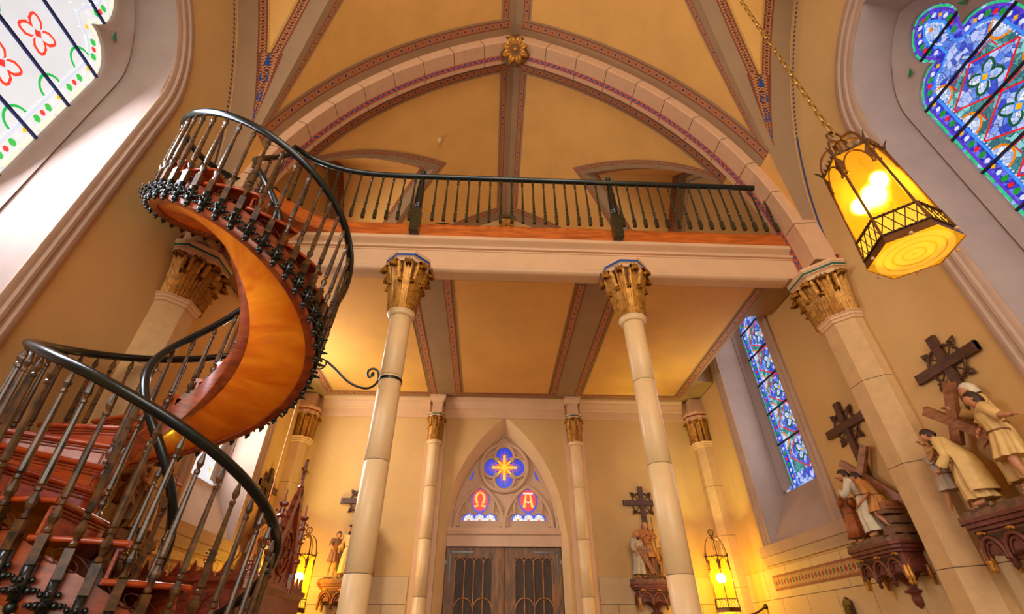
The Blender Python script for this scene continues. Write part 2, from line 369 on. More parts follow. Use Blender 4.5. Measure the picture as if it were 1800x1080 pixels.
# ---------------------------------------------------------------- walls
WINZ = (2.75, 6.5, 7.8); WHW = .80
WINS = [2.23, 7.03]
def arch_z(u, hw, zs, apex):
    c, r = pointed(hw, apex, zs); return zs+sqrt(max(r*r-(abs(u)+c)**2, 0))
def wall_side(sx, name):
    yy = [YE, YB]
    for c in WINS: yy += [c-WHW, c+WHW]+[c+WHW*k/12 for k in range(-11, 12)]
    yy = sorted(set([round(y, 4) for y in yy]+[round(y, 4) for y in ys])); m = MB(); x = sx*XW
    for a, b in zip(yy, yy[1:]):
        mid = (a+b)/2; w = [c for c in WINS if abs(mid-c) < WHW]
        if w:
            c = w[0]; m.add([(x, a, 0), (x, b, 0), (x, b, WINZ[0]), (x, a, WINZ[0])], [(0, 1, 2, 3)])
            m.add([(x, a, arch_z(a-c, WHW, WINZ[1], WINZ[2])), (x, b, arch_z(b-c, WHW, WINZ[1], WINZ[2])), (x, b, zcross(b)), (x, a, zcross(a))], [(0, 1, 2, 3)])
        else: m.add([(x, a, 0), (x, b, 0), (x, b, zcross(b)), (x, a, zcross(a))], [(0, 1, 2, 3)])
    o = m.build(name, M_['wall'], kind='structure')
    # blue beaded line under the wall arch and its red lozenge
    b = MB(); y = 4.3; n = 0
    pts = [(t, zcross(t)-.13-.25*max(0, (t-3.9))) for t in [lerp(4.33, 1.97, (q/70)**1.6) for q in range(71)]]
    pt2 = [(t, zcross(t)-.16) for t in [lerp(4.56, 9.04, q/90) for q in range(91)]]
    for p, q in list(zip(pts, pts[1:]))+list(zip(pt2, pt2[1:])):
        d = sqrt((p[0]-q[0])**2+(p[1]-q[1])**2); k = max(1, round(d/.05))
        for i in range(k):
            t = i/k; yy_, zz = lerp(p[0], q[0], t), lerp(p[1], q[1], t)
            if zz < (5.62 if yy_ < 4.45 else 6.25): continue
            b.obox((x-sx*.003, yy_, zz), ((1, 0, 0), (0, q[0]-p[0], q[1]-p[1]), (0, -(q[1]-p[1]), q[0]-p[0])), (.002, .016, .016))
    b.build('blue_beaded_line', M_['blue'], o, kind='stuff')
    MB().plate([(x-sx*.001, 4.32, 5.45), (x-sx*.001, 4.25, 5.54), (x-sx*.001, 4.32, 5.63), (x-sx*.001, 4.39, 5.54)], (-sx*.004, 0, 0)).build('red_lozenge', M_['redline'], o)
    return o
wR = wall_side(1, 'wall_right'); wL = wall_side(-1, 'wall_left')
# wainscot of separate blocks below z=2.47
def blocks_side(sx, w):
    x = sx*XW
    rows = [(2.075, 2.465, .0), (1.68, 2.067, .33), (1.29, 1.672, 0.)]
    for z0, z1, off in rows:
        y = 4.95-off*.66 if True else 0
        y = 5.02
        while y < 9.0:
            L = .66 if (y > 5.03 or off == 0) else .33
            e = min(y+L, 9.0)
            MB().box(min(x-sx*.008, x-sx*.0005), max(x-sx*.008, x-sx*.0005), y+.004, e-.004, z0, z1).build('block', M_['block'], w); y = e
        y = 4.4
        while y > 2.0:
            L = .66 if (y < 4.39 or off == 0) else .33
            MB().box(min(x-sx*.008, x-sx*.0005), max(x-sx*.008, x-sx*.0005), y-L+.004, y-.004, z0, z1).build('block', M_['block'], w); y -= L
    MB().box(min(x-sx*.003, x), max(x-sx*.003, x), 2.0, 9.0, 1.25, 2.47).build('joint_backing', M_['joint'], w)
blocks_side(1, wR); blocks_side(-1, wL)
# stencil band on the walls under the windows
for sx, w in ((1, wR), (-1, wL)):
    strip(lambda y: (sx*4.088, y, 2.17), lambda y: (sx*4.088, y, 2.37), frange(8.08, 5.6, 20)).build('painted_border', M_['bandgreen'], w)
# back wall with the portal opening
PO = (1.15, 3.0, 5.37)    # half width, spring, apex
m = MB(); xs_ = sorted(set([-XW, XW, -PO[0], PO[0]]+[PO[0]*k/14 for k in range(-13, 14)]+[XW*k/24 for k in range(-24, 25)]))
def ztop(x):
    a = abs(x); return ZS if a >= 3.95 else ZS+sqrt(max(MR*MR-(a+MC)**2, 0))
for a, b in zip(xs_, xs_[1:]):
    mid = (a+b)/2
    za, zb = (arch_z(a, *PO), arch_z(b, *PO)) if abs(mid) < PO[0] else (0, 0)
    m.add([(a, YB, za), (b, YB, zb), (b, YB, ztop(b)), (a, YB, ztop(a))], [(0, 1, 2, 3)])
wB = m.build('wall_back', M_['wall'], kind='structure')
for z0, z1, off in ((2.075, 2.465, 0), (1.68, 2.067, .3), (1.29, 1.672, 0)):
    for x0, x1 in ((1.62, 3.74), (-3.74, -1.62)):
        x = x0
        while x < x1-.01:
            L = .71 if (x > x0+.01 or not off) else .3
            e = min(x+L, x1); MB().box(x+.004, e-.004, YB-.008, YB-.0005, z0, z1).build('block', M_['block'], wB); x = e
for x0, x1 in ((1.62, 3.74), (-3.74, -1.62)): MB().box(x0, x1, YB-.003, YB, 1.25, 2.47).build('joint_backing', M_['joint'], wB)
# crown moulding under the loft ceiling on the back wall
pr = [(0, 5.32), (.02, 5.32), (.02, 5.5), (.04, 5.52), (.04, 5.56), (.09, 5.62), (.09, 5.66), (.13, 5.70), (.13, 5.74), (0, 5.74)]
tr2 = thing('trim_2', (0, YB, 5.32), 'cream crown moulding along the back wall under the loft ceiling', None, None, 'structure')
for x0, x1 in ((-3.75, -1.56), (-1.24, 1.24), (1.56, 3.75)):
    autosmooth(MB().sweep([(x0, YB), (x1, YB)], pr).build('moulding', M_['cream'], tr2))
# ---------------------------------------------------------------- stained glass windows
def outline(hw, zb, zs, apex, n1=8, n2=14):
    c, r = pointed(hw, apex, zs); pa = math.acos(c/r); R = [(hw, lerp(zb, zs, k/n1)) for k in range(n1)]
    R += [(-c+r*cos(pa*k/n2), zs+r*sin(pa*k/n2)) for k in range(n2+1)]
    return R+[(-u, z) for u, z in R[-2::-1]]
TREF_H = [(.575, 3.59), (.575, 4.3), (.575, 5.0), (.575, 5.6), (.575, 6.1), (.575, 6.38), (.568, 6.48), (.54, 6.58), (.493, 6.67), (.43, 6.745), (.36, 6.80), (.28, 6.835), (.205, 6.83), (.245, 6.90), (.275, 6.99), (.283, 7.08), (.265, 7.18), (.225, 7.28), (.165, 7.37), (.085, 7.44), (0, 7.475)]
TREF = TREF_H+[(-u, z) for u, z in TREF_H[-2::-1]]
def resample(P, step):
    out = [P[0]]; 
    for a, b in zip(P, P[1:]):
        d = math.hypot(b[0]-a[0], b[1]-a[1]); n = max(1, round(d/step))
        out += [(lerp(a[0], b[0], k/n), lerp(a[1], b[1], k/n)) for k in range(1, n+1)]
    return out
def inset(P, d):
    out = []
    for i, p in enumerate(P):
        a = P[max(i-2, 0)]; b = P[min(i+2, len(P)-1)]; t = V((b[0]-a[0], b[1]-a[1]))
        if t.length < 1e-6: t = V((0, 1))
        t.normalize(); out.append((p[0]-t.y*d, p[1]+t.x*d))
    return out
def rayto(P, o, d):
    best = 0
    for a, b in zip(P, P[1:]+[P[0]]):
        ex, ey = b[0]-a[0], b[1]-a[1]; den = d[0]*ey-d[1]*ex
        if abs(den) < 1e-9: continue
        t = ((a[0]-o[0])*ey-(a[1]-o[1])*ex)/den; s = ((a[0]-o[0])*d[1]-(a[1]-o[1])*d[0])/den
        if t > 0 and -1e-6 <= s <= 1+1e-6: best = max(best, t)
    return best
GA = {k: emit('glass_'+k, c, s, .35) for k, (c, s) in dict(base=((96, 136, 235), .75), pale=((190, 214, 255), .9), teal=((70, 150, 150), .55), green=((20, 170, 60), .65), jade=((40, 215, 130), .8), dgreen=((0, 110, 70), .5),
      purple=((110, 60, 230), .7), blue=((36, 50, 225), .75), sky=((60, 150, 255), .9), red=((240, 24, 30), .9), yellow=((245, 180, 10), .9), orange=((240, 135, 10), .9), white=((220, 228, 255), .95)).items()}
GA['base'] = glasscells('glass_field', (40, 70, 200), (90, 140, 240), (190, 205, 255), .9, 15.); GA['teal'] = glasscells('glass_teal', (40, 110, 120), (70, 160, 165), (140, 220, 225), .8, 15.)
GA['pale'] = glasscells('glass_pale', (150, 180, 240), (200, 215, 250), (235, 240, 255), .95, 24.); GA['blue'] = glasscells('glass_blue', (24, 30, 190), (44, 70, 235), (110, 120, 245), .85, 20.)
GB = {k: emit('pale_glass_'+k, c, s, .06, 3.) for k, (c, s) in dict(base=((222, 222, 226), .95), pale=((226, 226, 226), .95), teal=((222, 222, 226), .95), green=((60, 200, 80), .9), jade=((240, 236, 205), 1.), dgreen=((250, 70, 50), .9),
      purple=((236, 234, 222), 1.), blue=((228, 228, 228), .95), sky=((214, 220, 235), .95), red=((226, 226, 230), .95), yellow=((250, 200, 40), .95), orange=((40, 190, 80), .9), white=((235, 235, 235), .95)).items()}
GB['redp'] = emit('pale_glass_red', (250, 60, 50), .95, .06, 3.); GA['redp'] = GA['red']
M_['lead'] = mat('dark_lead', (28, 28, 44), .5, .2, 20); M_['bluebar'] = mat('blue_iron_bar', (26, 40, 120), .5, .1, 10)
def stained_window(num, sx, yc, label, G, full=True):
    w = thing('window_%d' % num, (sx*XW, yc, WINZ[0]), label, None, None, 'structure')
    L = lambda u, z, d: (sx*(XW-d), yc+u, z)
    # moulded casing
    rings = [(1.03, 8.15, .0), (1.03, 8.15, .035), (1.00, 8.10, .05), (.965, 8.05, .05), (.95, 8.03, .03), (.925, 7.99, .03), (.905, 7.96, .045), (.875, 7.92, .045), (.86, 7.89, .025), (.82, 7.84, .025), (.80, 7.80, .015), (.80, 7.80, 0.)]
    P = [[L(u, z, d) for u, z in outline(hw, WINZ[0], WINZ[1], ap)] for hw, ap, d in rings]
    autosmooth(MB().grid(P).build('casing', M_['trim'], w), 30)
    # splayed reveal with sloping sill
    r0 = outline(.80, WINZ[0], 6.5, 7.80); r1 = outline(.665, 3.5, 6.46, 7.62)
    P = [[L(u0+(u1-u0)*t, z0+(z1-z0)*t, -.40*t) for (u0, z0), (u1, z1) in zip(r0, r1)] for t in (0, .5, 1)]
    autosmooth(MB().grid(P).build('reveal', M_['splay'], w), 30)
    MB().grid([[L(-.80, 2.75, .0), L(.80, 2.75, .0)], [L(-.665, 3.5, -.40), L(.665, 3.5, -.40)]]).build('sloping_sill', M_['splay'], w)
    pr = [(0, 2.50), (.025, 2.50), (.03, 2.55), (.06, 2.59), (.06, 2.61), (.075, 2.62), (.075, 2.76), (.03, 2.76), (0, 2.76)]
    pth = [(sx*XW, yc-1.09*sx), (sx*XW, yc+1.09*sx)]
    autosmooth(MB().sweep([(sx*XW, yc+1.09), (sx*XW, yc-1.09)] if sx < 0 else [(sx*XW, yc-1.09), (sx*XW, yc+1.09)], [(-o, z) for o, z in pr]).build('sill_moulding', M_['trim'], w))
    # tracery plate with trefoil head
    O = (0, 6.6); out = outline(.665, 3.5, 6.46, 7.62); Pr = []
    T2 = resample(TREF, .06)
    outs = []
    for u, z in T2:
        d = (u-O[0], z-O[1]); t = rayto(out, O, d); outs.append((O[0]+d[0]*t, O[1]+d[1]*t))
    mix = lambda k: [(a[0]*(1-k)+b[0]*k, a[1]*(1-k)+b[1]*k) for a, b in zip(outs, T2)]
    P = [[L(u, z, d) for u, z in q] for q, d in ((outs, -.42), (outs, -.37), (mix(.08), -.355), (mix(.2), -.37), (mix(.35), -.41), (mix(.7), -.44), (mix(.95), -.46), (T2, -.47), (T2, -.51))]
    autosmooth(MB().grid(P).build('tracery', M_['splay'], w), 35)
    zb = [3.59, 4.26, 4.805, 5.35, 5.895, 6.44, 6.99, 7.49]
    for a, b in zip(zb, zb[1:]):
        hw = .6 if a < 6.4 else (.6 if a < 6.6 else .32); z0_, z1_ = (3.36 if a < 3.6 else a), (7.7 if b > 7.4 else b)
        MB().plate([L(-.70, z0_, -.505), L(.70, z0_, -.505), L(.70, z1_, -.505), L(-.70, z1_, -.505)], (sx*.006, 0, 0)).build('pane', G['base'], w)
        if a > 3.6: MB().box(*sorted((L(0, 0, -.478)[0], L(0, 0, -.50)[0])), yc-min(hw, .575 if a < 6.6 else .28), yc+min(hw, .575 if a < 6.6 else .28), a-.012, a+.012).build('saddle_bar', M_['bluebar' if G is GB else 'lead'], w)
    # border strips following the outline
    R = resample(TREF, .045); i1, i2, i3, i4, i5 = [inset(R, d) for d in (.006, .032, .058, .15, .175)]
    pl = lambda A, B, a, b, mt, d=-.501, nm='pane': (MB().grid([[L(*p, d) for p in A[a:b+1]], [L(*p, d) for p in B[a:b+1]]]).build(nm, G[mt], w))
    n = len(R)-1; k = 0; st = 6
    while k < n:
        e = min(k+st, n)
        if e-k >= 2:
            pl(i1, i2, k, e-1 if e < n else e, 'jade'); pl(i2, i3, k, e, 'purple'); pl(i4, i5, k, e, 'sky', -.4995)
            pl(i3, i4, k, e, 'blue')
            q = (k+e)//2; ph = (k//st) % 2
            def motif(u, z, pts, mt, sc=1., rot=0., d=-.499):
                MB().plate([L(u+sc*(x*cos(rot)-y*sin(rot)), z+sc*(x*sin(rot)+y*cos(rot)), d) for x, y in pts], (-sx*.002, 0, 0)).build('pane', G[mt], w)
            mid = lambda j, t=.5: (lerp(i3[j][0], i4[j][0], t), lerp(i3[j][1], i4[j][1], t))
            sq = [(.03, 0), (.012, .012), (0, .03), (-.012, .012), (-.03, 0), (-.012, -.012), (0, -.03), (.012, -.012)]
            fan = [(0, -.03), (.035, -.01), (.03, .02), (0, .035), (-.03, .02), (-.035, -.01)]
            c = mid(q); e2 = mid(max(q-2, 0)); e3 = mid(min(q+2, n))
            if ph == 0:
                motif(*c, sq, 'yellow'); motif(*e2, fan, 'white', .8); motif(*e3, fan, 'white', .8)
            else:
                motif(*c, fan, 'redp', .8); motif(*e2, fan, 'green', 1.05); motif(*e3, fan, 'green', 1.05)
        k = e
    bd = MB(); i6 = inset(R, .19)
    for p in i6[::1]: bd.ball(L(*p, -.4985), .0095, 5, 3)
    bd.build('bead_line', G['white'], w, kind='stuff')
    # field: lattice of diamonds, flowers and rings
    zf = [4.0+.5345*k for k in range(5)]
    if not full: zf = zf
    dz = .5345; hx = .385
    def bar(a, b, mt='redp', t=.009, d=-.4990):
        a, b = V(a), V(b); e = (b-a).normalized(); nrm = V((-e.y, e.x))*t
        MB().plate([L(*(a+nrm), d), L(*(b+nrm), d), L(*(b-nrm), d), L(*(a-nrm), d)], (-sx*.002, 0, 0)).build('red_strip' if G is GA else 'pane', G[mt], w)
    def ringp(c, r0, r1, a0, a1, mt, n=10, d=-.4985):
        A = [(c[0]+r0*cos(lerp(a0, a1, k/n)), c[1]+r0*sin(lerp(a0, a1, k/n))) for k in range(n+1)]; B = [(c[0]+r1*cos(lerp(a0, a1, k/n)), c[1]+r1*sin(lerp(a0, a1, k/n))) for k in range(n+1)]
        MB().grid([[L(*p, d) for p in A], [L(*p, d) for p in B]]).build('pane', G[mt], w)
    for z in zf:
        for s in (-1, 1):
            if G is GA:
                bar((0, z+dz/2), (s*hx, z)); bar((0, z-dz/2), (s*hx, z))
                for t in (-1, 1): MB().plate([L(s*hx, z, -.5025), L(0, z+t*dz/2, -.5025), L(s*hx, z+t*dz/2, -.5025)], (-sx*.001, 0, 0)).build('pane', G['teal'], w)
                bar((s*hx*.62, z+dz/2), (s*hx*.2, z+dz/2), 'redp', .006); bar((s*hx*.62, z+dz/2-.02), (s*hx*.62, z+dz*.28), 'redp', .006)
            ringp((s*hx, z+dz/2), 0.001, .115, PI/2 if s > 0 else -PI/2, 1.5*PI if s > 0 else PI/2, 'pale', 8, -.4995)
            ringp((s*hx, z+dz/2), .115, .14, PI/2 if s > 0 else -PI/2, 1.5*PI if s > 0 else PI/2, 'orange')
        for k in range(4):
            a = PI/2*k+(PI/4.6 if k % 2 == 0 else PI/2-PI/4.6); pts = [(0, 0), (.05, -.05), (.10, -.058), (.145, -.03), (.16, 0), (.145, .03), (.10, .058), (.05, .05)]
            rt = lambda s_, q: [(s_*(x*cos(a)-y*sin(a)), z+s_*(x*sin(a)+y*cos(a))) for x, y in q]
            MB().plate([L(*p, -.4995) for p in rt(1.18, pts)], (-sx*.001, 0, 0)).build('petal_rim', G['dgreen'], w)
            MB().plate([L(*p, -.498) for p in rt(.95, [(x+.01, y*.78) for x, y in pts])], (-sx*.001, 0, 0)).build('petal', G['pale'], w)
        MB().plate([L(u, z+v, -.4965) for u, v in ((.065, 0), (0, .065), (-.065, 0), (0, -.065))], (-sx*.001, 0, 0)).build('pane', G['sky'], w)
        MB().plate([L(u, z+v, -.495) for u, v in ((.04, 0), (0, .04), (-.04, 0), (0, -.04))], (-sx*.001, 0, 0)).build('pane', G['yellow' if G is GA else 'redp'], w)
    # small pierced spandrels beside the head lobe
    for s in (-1, 1):
        MB().plate([L(s*.335, 6.98, -.405), L(s*.36, 6.87, -.405), L(s*.41, 6.90, -.405)], (-sx*.004, 0, 0)).build('spandrel_pane', GA['dgreen'], w)
    # lobe roundel
    c = (0, 7.13); MB().plate([L(c[0]+.10*cos(2*PI*k/16), c[1]+.12*sin(2*PI*k/16), -.499) for k in range(16)], (-sx*.001, 0, 0)).build('pane', G['sky'], w)
    MB().plate([L(c[0]+.085*cos(2*PI*k/16), c[1]+.105*sin(2*PI*k/16), -.4975) for k in range(16)], (-sx*.001, 0, 0)).build('pane', G['pale'], w)
    MB().plate([L(c[0]+u, c[1]+v, -.496) for u, v in ((.03, .03), (0, .065), (-.03, .03), (0, 0))], (-sx*.001, 0, 0)).build('pane', G['orange'], w)
    return w
stained_window(1, 1, WINS[0], 'tall blue stained glass window with trefoil head at the upper right', GA)
stained_window(2, -1, WINS[0], 'sunlit pale stained glass window with trefoil head at the upper left', GB)
stained_window(3, 1, WINS[1], 'stained glass window with red zigzag under the loft on the right wall', GA)
stained_window(4, -1, WINS[1], 'bright pale window behind the staircase on the left wall under the loft', GB)
# ---------------------------------------------------------------- carved capitals, columns, pilasters
CL = [-99, 99, 99]   # clip limits: keeps engaged pilasters on the room side of the walls
def clip(p): return (max(CL[0], min(CL[1], p[0])), min(CL[2], p[1]))+tuple(p[2:])
def ngon(n, ap, a0=0., c=(0, 0)):
    R = ap/cos(PI/n); return [clip((c[0]+R*cos(a0+PI/n+2*PI*k/n), c[1]+R*sin(a0+PI/n+2*PI*k/n))) for k in range(n)]
def octa(m, c, prof, n=8, a0=0.):
    # prof: (apothem, z)
    P = [[(x, y, z) for x, y in ngon(n, ap, a0, c)] for ap, z in prof]
    m.grid(P, closev=True); m.add(P[0], [tuple(range(n))[::-1]]); m.add(P[-1], [tuple(range(n))]); return m
def acanthus(c, ang, rb, rt, z0, z1, w, curl=.07):
    # one carved leaf: stem ribbon with raised midrib and curled tip
    hs = max(.45, rt/.24)
    m = MB(); P = []; d = V((cos(ang), sin(ang), 0)); s = V((-sin(ang), cos(ang), 0)); n = 9; cc = V((c[0], c[1], 0))
    for i in range(n+1):
        t = i/n; z = lerp(z0, z1, min(1, t/.86)); r = lerp(rb, rt, min(1, t/.86)**1.6)
        if t > .86: k = (t-.86)/.14; r += curl*k; z -= (z1-z0)*.16*k*k
        r += .012
        ww = w*(.72+.62*t)*(1 if t < .86 else 1-.5*(t-.86)/.14)*(1+.12*(i % 2))
        row = []
        for q, h in ((-1, -.012), (-.68, .03*hs), (-.34, -.008), (0, .042*hs), (.34, -.008), (.68, .03*hs), (1, -.012)):
            row.append(cc+d*(r+h)+s*(ww*q)+V((0, 0, z)))
        P.append(row)
    m.grid(P); m.grid([[p-d*.02 for p in r] for r in P]); m.v = [clip(p) for p in m.v]; return m
def capital(root, c, z0, z1, rb, rt, arc, n1, gold='gold', oct_=False):
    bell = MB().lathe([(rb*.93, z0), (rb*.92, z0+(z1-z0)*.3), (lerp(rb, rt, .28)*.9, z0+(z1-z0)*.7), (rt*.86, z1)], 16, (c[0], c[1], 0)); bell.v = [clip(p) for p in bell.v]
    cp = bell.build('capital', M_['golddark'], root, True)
    a0, a1 = arc; full = abs(a1-a0-2*PI) < .01
    for k in range(n1):
        a = lerp(a0, a1, k/n1 if full else (k+.5)/n1); w = (rb+rt)/2*(a1-a0)/n1*.37
        acanthus(c, a, rb, rt, z0, z1, w, .06*rt/.26).build('leaf', M_[gold], cp, True)
        if n1 >= 5:
            b = a+(a1-a0)/n1/2
            if full or k < n1-1: acanthus(c, b, rb+.004, lerp(rb, rt, .5), z0, lerp(z0, z1, .62), w*.7, .035*rt/.26).build('lower_leaf', M_[gold], cp, True)
    return cp
def column(name, c, r, zcap, ztop, rt, joints, label, line, ab=.27, post=None, nleaf=9, group=None):
    root = thing(name, (c[0], c[1], 0), label, 'column', group)
    zj = [0]+joints+[zcap-.07]
    MB().lathe([(r*1.5, 0), (r*1.5, .12), (r*1.25, .16), (r*1.3, .22), (r*1.02, .28)], 24, (c[0], c[1], 0)).build('base', M_['column'], root, True)
    for a, b in zip(zj, zj[1:]):
        MB().lathe([(r-.004, a+.001), (r, a+.004), (r, b-.004), (r-.004, b-.001)], 28, (c[0], c[1], 0)).build('shaft_drum', M_['column'], root, True)
        if a > 0: MB().lathe([(r-.002, a-.003), (r+.0006, a-.002), (r+.0006, a+.002), (r-.002, a+.003)], 28, (c[0], c[1], 0)).build('joint', M_['joint'], root)
    MB().lathe([(r, zcap-.075), (r+.015, zcap-.07), (r+.03, zcap-.055), (r+.03, zcap-.045), (r+.02, zcap-.035), (r+.045, zcap-.025), (r+.045, zcap-.008), (r+.03, zcap), (r*.9, zcap)], 28, (c[0], c[1], 0)).build('neck_ring', M_['column'], root, True)
    h = ztop-zcap; capital(root, c, zcap, ztop-.125*rt/.26, r*1.02, rt*.93, (0, 2*PI), nleaf)
    zt = ztop-.14*rt/.26; k = rt/.26
    a = octa(MB(), c, [(ab*.86, zt), (ab*.9, zt), (ab*.9, zt+.04*k), (ab*.95, zt+.055*k), (ab*.98, zt+.055*k), (ab*.98, zt+.1*k), (ab, zt+.11*k), (ab, ztop)]).build('abacus', M_['cream'], root)
    octa(MB(), c, [(ab*.982, zt+.06*k), (ab*.99, zt+.06*k), (ab*.99, zt+.095*k), (ab*.982, zt+.095*k)]).build('painted_line', M_[line], a)
    return root
column('column', (-1.385, 4.6), .12, 4.70, 5.48, .26, [.1, 1.05, 2.0, 2.95, 3.86], 'left slender cream column carrying the loft front, iron scroll at its side', 'blue', group='columns under the loft front')
column('column', (1.385, 4.6), .12, 4.70, 5.48, .26, [.1, 1.05, 2.0, 2.95, 3.86], 'right slender cream column carrying the loft front', 'blue', group='columns under the loft front')
for sx, nm in ((-1, 'left'), (1, 'right')):
    c = (sx*1.39, 9.05)
    r = column('engaged_column', c, .11, 4.77, 5.33, .15, [.2, 1.18, 2.16, 3.02, 3.9], 'cream column with small gilded capital %s of the pointed doorway' % nm, 'green', ab=.165, nleaf=7, group='columns beside the doorway')
    MB().box(c[0]-.1, c[0]+.1, 8.98, 9.18, 5.33, 5.6).build('impost_block', M_['cream'], r)
    autosmooth(MB().sweep([(c[0]-.10, 9.18), (c[0]-.10, 8.98), (c[0]+.10, 8.98), (c[0]+.10, 9.18)], [(0, 5.58), (.02, 5.58), (.025, 5.62), (.06, 5.66), (.06, 5.72), (0, 5.72)]).build('impost_cornice', M_['cream'], r))
    MB().box(c[0]-.19, c[0]+.19, 9.12, 9.195, 0, 5.33).build('pilaster_strip', M_['cream'], r)
def pilaster(name, c, ap, zcap, ztop, abp, arc, joints, label, line, nleaf=6):
    CL[:] = [-4.098, 4.098, 9.198]
    root = thing(name, (c[0]*.97, c[1], 0), label, 'pilaster', 'octagonal pilasters on the walls')
    zj = [0]+joints+[zcap-.09]
    for a, b in zip(zj, zj[1:]):
        octa(MB(), c, [(ap-.004, a+.001), (ap, a+.005), (ap, b-.005), (ap-.004, b-.001)]).build('shaft_block', M_['pil'], root)
        if a > 0: octa(MB(), c, [(ap-.003, a-.004), (ap+.0006, a-.003), (ap+.0006, a+.003), (ap-.003, a+.004)]).build('joint', M_['joint'], root)
    octa(MB(), c, [(ap, zcap-.1), (ap+.02, zcap-.09), (ap+.02, zcap-.06), (ap+.035, zcap-.05), (ap+.035, zcap-.02), (ap+.05, zcap-.01), (ap+.05, zcap), (ap*.9, zcap)]).build('neck_moulding', M_['cream'], root)
    capital(root, c, zcap, ztop-.16, ap*1.02, abp*.84, arc, nleaf)
    zt = ztop-.17
    a = octa(MB(), c, [(abp*.84, zt), (abp*.89, zt), (abp*.89, zt+.05), (abp*.94, zt+.065), (abp*.97, zt+.065), (abp*.97, zt+.12), (abp, zt+.135), (abp, ztop)]).build('abacus', M_['cream'], root)
    octa(MB(), c, [(abp*.972, zt+.078), (abp*.978, zt+.078), (abp*.978, zt+.108), (abp*.972, zt+.108)]).build('painted_line', M_[line], a)
    return root
for sx, nm in ((-1, 'left wall behind the spiral stair'), (1, 'right wall between two carved reliefs')):
    pilaster('pilaster', (sx*4.1, 4.64), .255, 4.76, 5.46, .42, (PI/2, 1.5*PI) if sx > 0 else (-PI/2, PI/2), [.4, 1.2, 2.06, 2.98, 3.9], 'octagonal pilaster with gilded capital on the '+nm, 'green')
for sx, nm in ((-1, 'left'), (1, 'right')):
    r = pilaster('pilaster', (sx*4.02, 9.12), .19, 4.80, 5.42, .27, (PI*.9, 1.6*PI) if sx > 0 else (PI*1.4, PI*2.1), [.5, 1.4, 2.3, 3.1, 3.95], 'octagonal corner pilaster in the back %s corner under the loft' % nm, 'redline', 4)
    MB().box(*sorted((sx*3.85, sx*4.095)), 8.95, 9.19, 5.42, 5.72).build('impost_block', M_['cream'], r)
CL[:] = [-99, 99, 99]
# ---------------------------------------------------------------- choir loft
M_['honey'] = wood('honey_wood', (150, 66, 16), (206, 104, 30), .36, (3, 3, 22), .2)
loft = thing('choir_loft', (0, 4.6, 5.45), 'cream choir loft with orange wooden fascia and coffered underside carried on columns', 'choir loft')
PATH = [(-4.05, 4.6), (3.86, 4.6)]
LP = [(-3.12, 4.06), (-3.02, 4.22), (-2.88, 4.38), (-2.69, 4.50), (-2.5, 4.57), (-2.3, 4.6), (-1.6, 4.6), (3.86, 4.6)]
for a, b in zip([-3.12, -1.39, -.2, 1.39], [-1.39, -.2, 1.39, 3.86]):
    pts = [p for p in LP if a < p[0] < b]
    ya = 4.06 if a == -3.12 else 4.6
    pp = [(a+(.0015 if a > -3 else 0), ya)]+pts+[(b-.0015, 4.6)]
    autosmooth(MB().sweep(pp, [(-.05, 5.985), (.012, 5.985), (.012, 6.215), (.0, 6.225), (-.05, 6.225)]).build('fascia_board', M_['honey'], loft), 30)
pr = [(-.10, 5.985), (.03, 5.985), (.03, 5.935), (.015, 5.92), (-.03, 5.905), (-.055, 5.88), (-.055, 5.86), (-.012, 5.85), (.004, 5.83), (-.008, 5.805), (-.04, 5.80), (-.045, 5.785), (-.06, 5.78), (-.10, 5.78)]
autosmooth(MB().sweep(PATH, pr).build('cornice', M_['cream'], loft), 35)
MB().box(-4.06, 3.95, 4.655, 4.84, 5.47, 5.985).build('beam', M_['cream'], loft)
for x0, x1 in ((-3.6, -1.68), (-1.09, 1.09), (1.68, 3.62)):
    m = MB(); n = 8
    # rounded roll along the lower front edge between the capitals
    P = [[(x, 4.6+.0-.012*sin(PI*k/n)*0+.03*(1-cos(PI*k/n))-.012, 5.47-.05*sin(PI*k/n)) for k in range(n+1)] for x in frange(x0, x1, 1)]
    P2 = [[(x, y, z) for y, z in ((4.656, 5.53), (4.64, 5.51), (4.635, 5.485), (4.65, 5.455), (4.69, 5.435), (4.83, 5.435), (4.83, 5.48), (4.66, 5.48))] for x in (x0, x1)]
    m.grid(P2, closev=True); m.add(P2[0], [tuple(range(8))]); m.add(P2[1], [tuple(range(8))[::-1]])
    autosmooth(m.build('soffit_roll', M_['cream'], loft), 50)
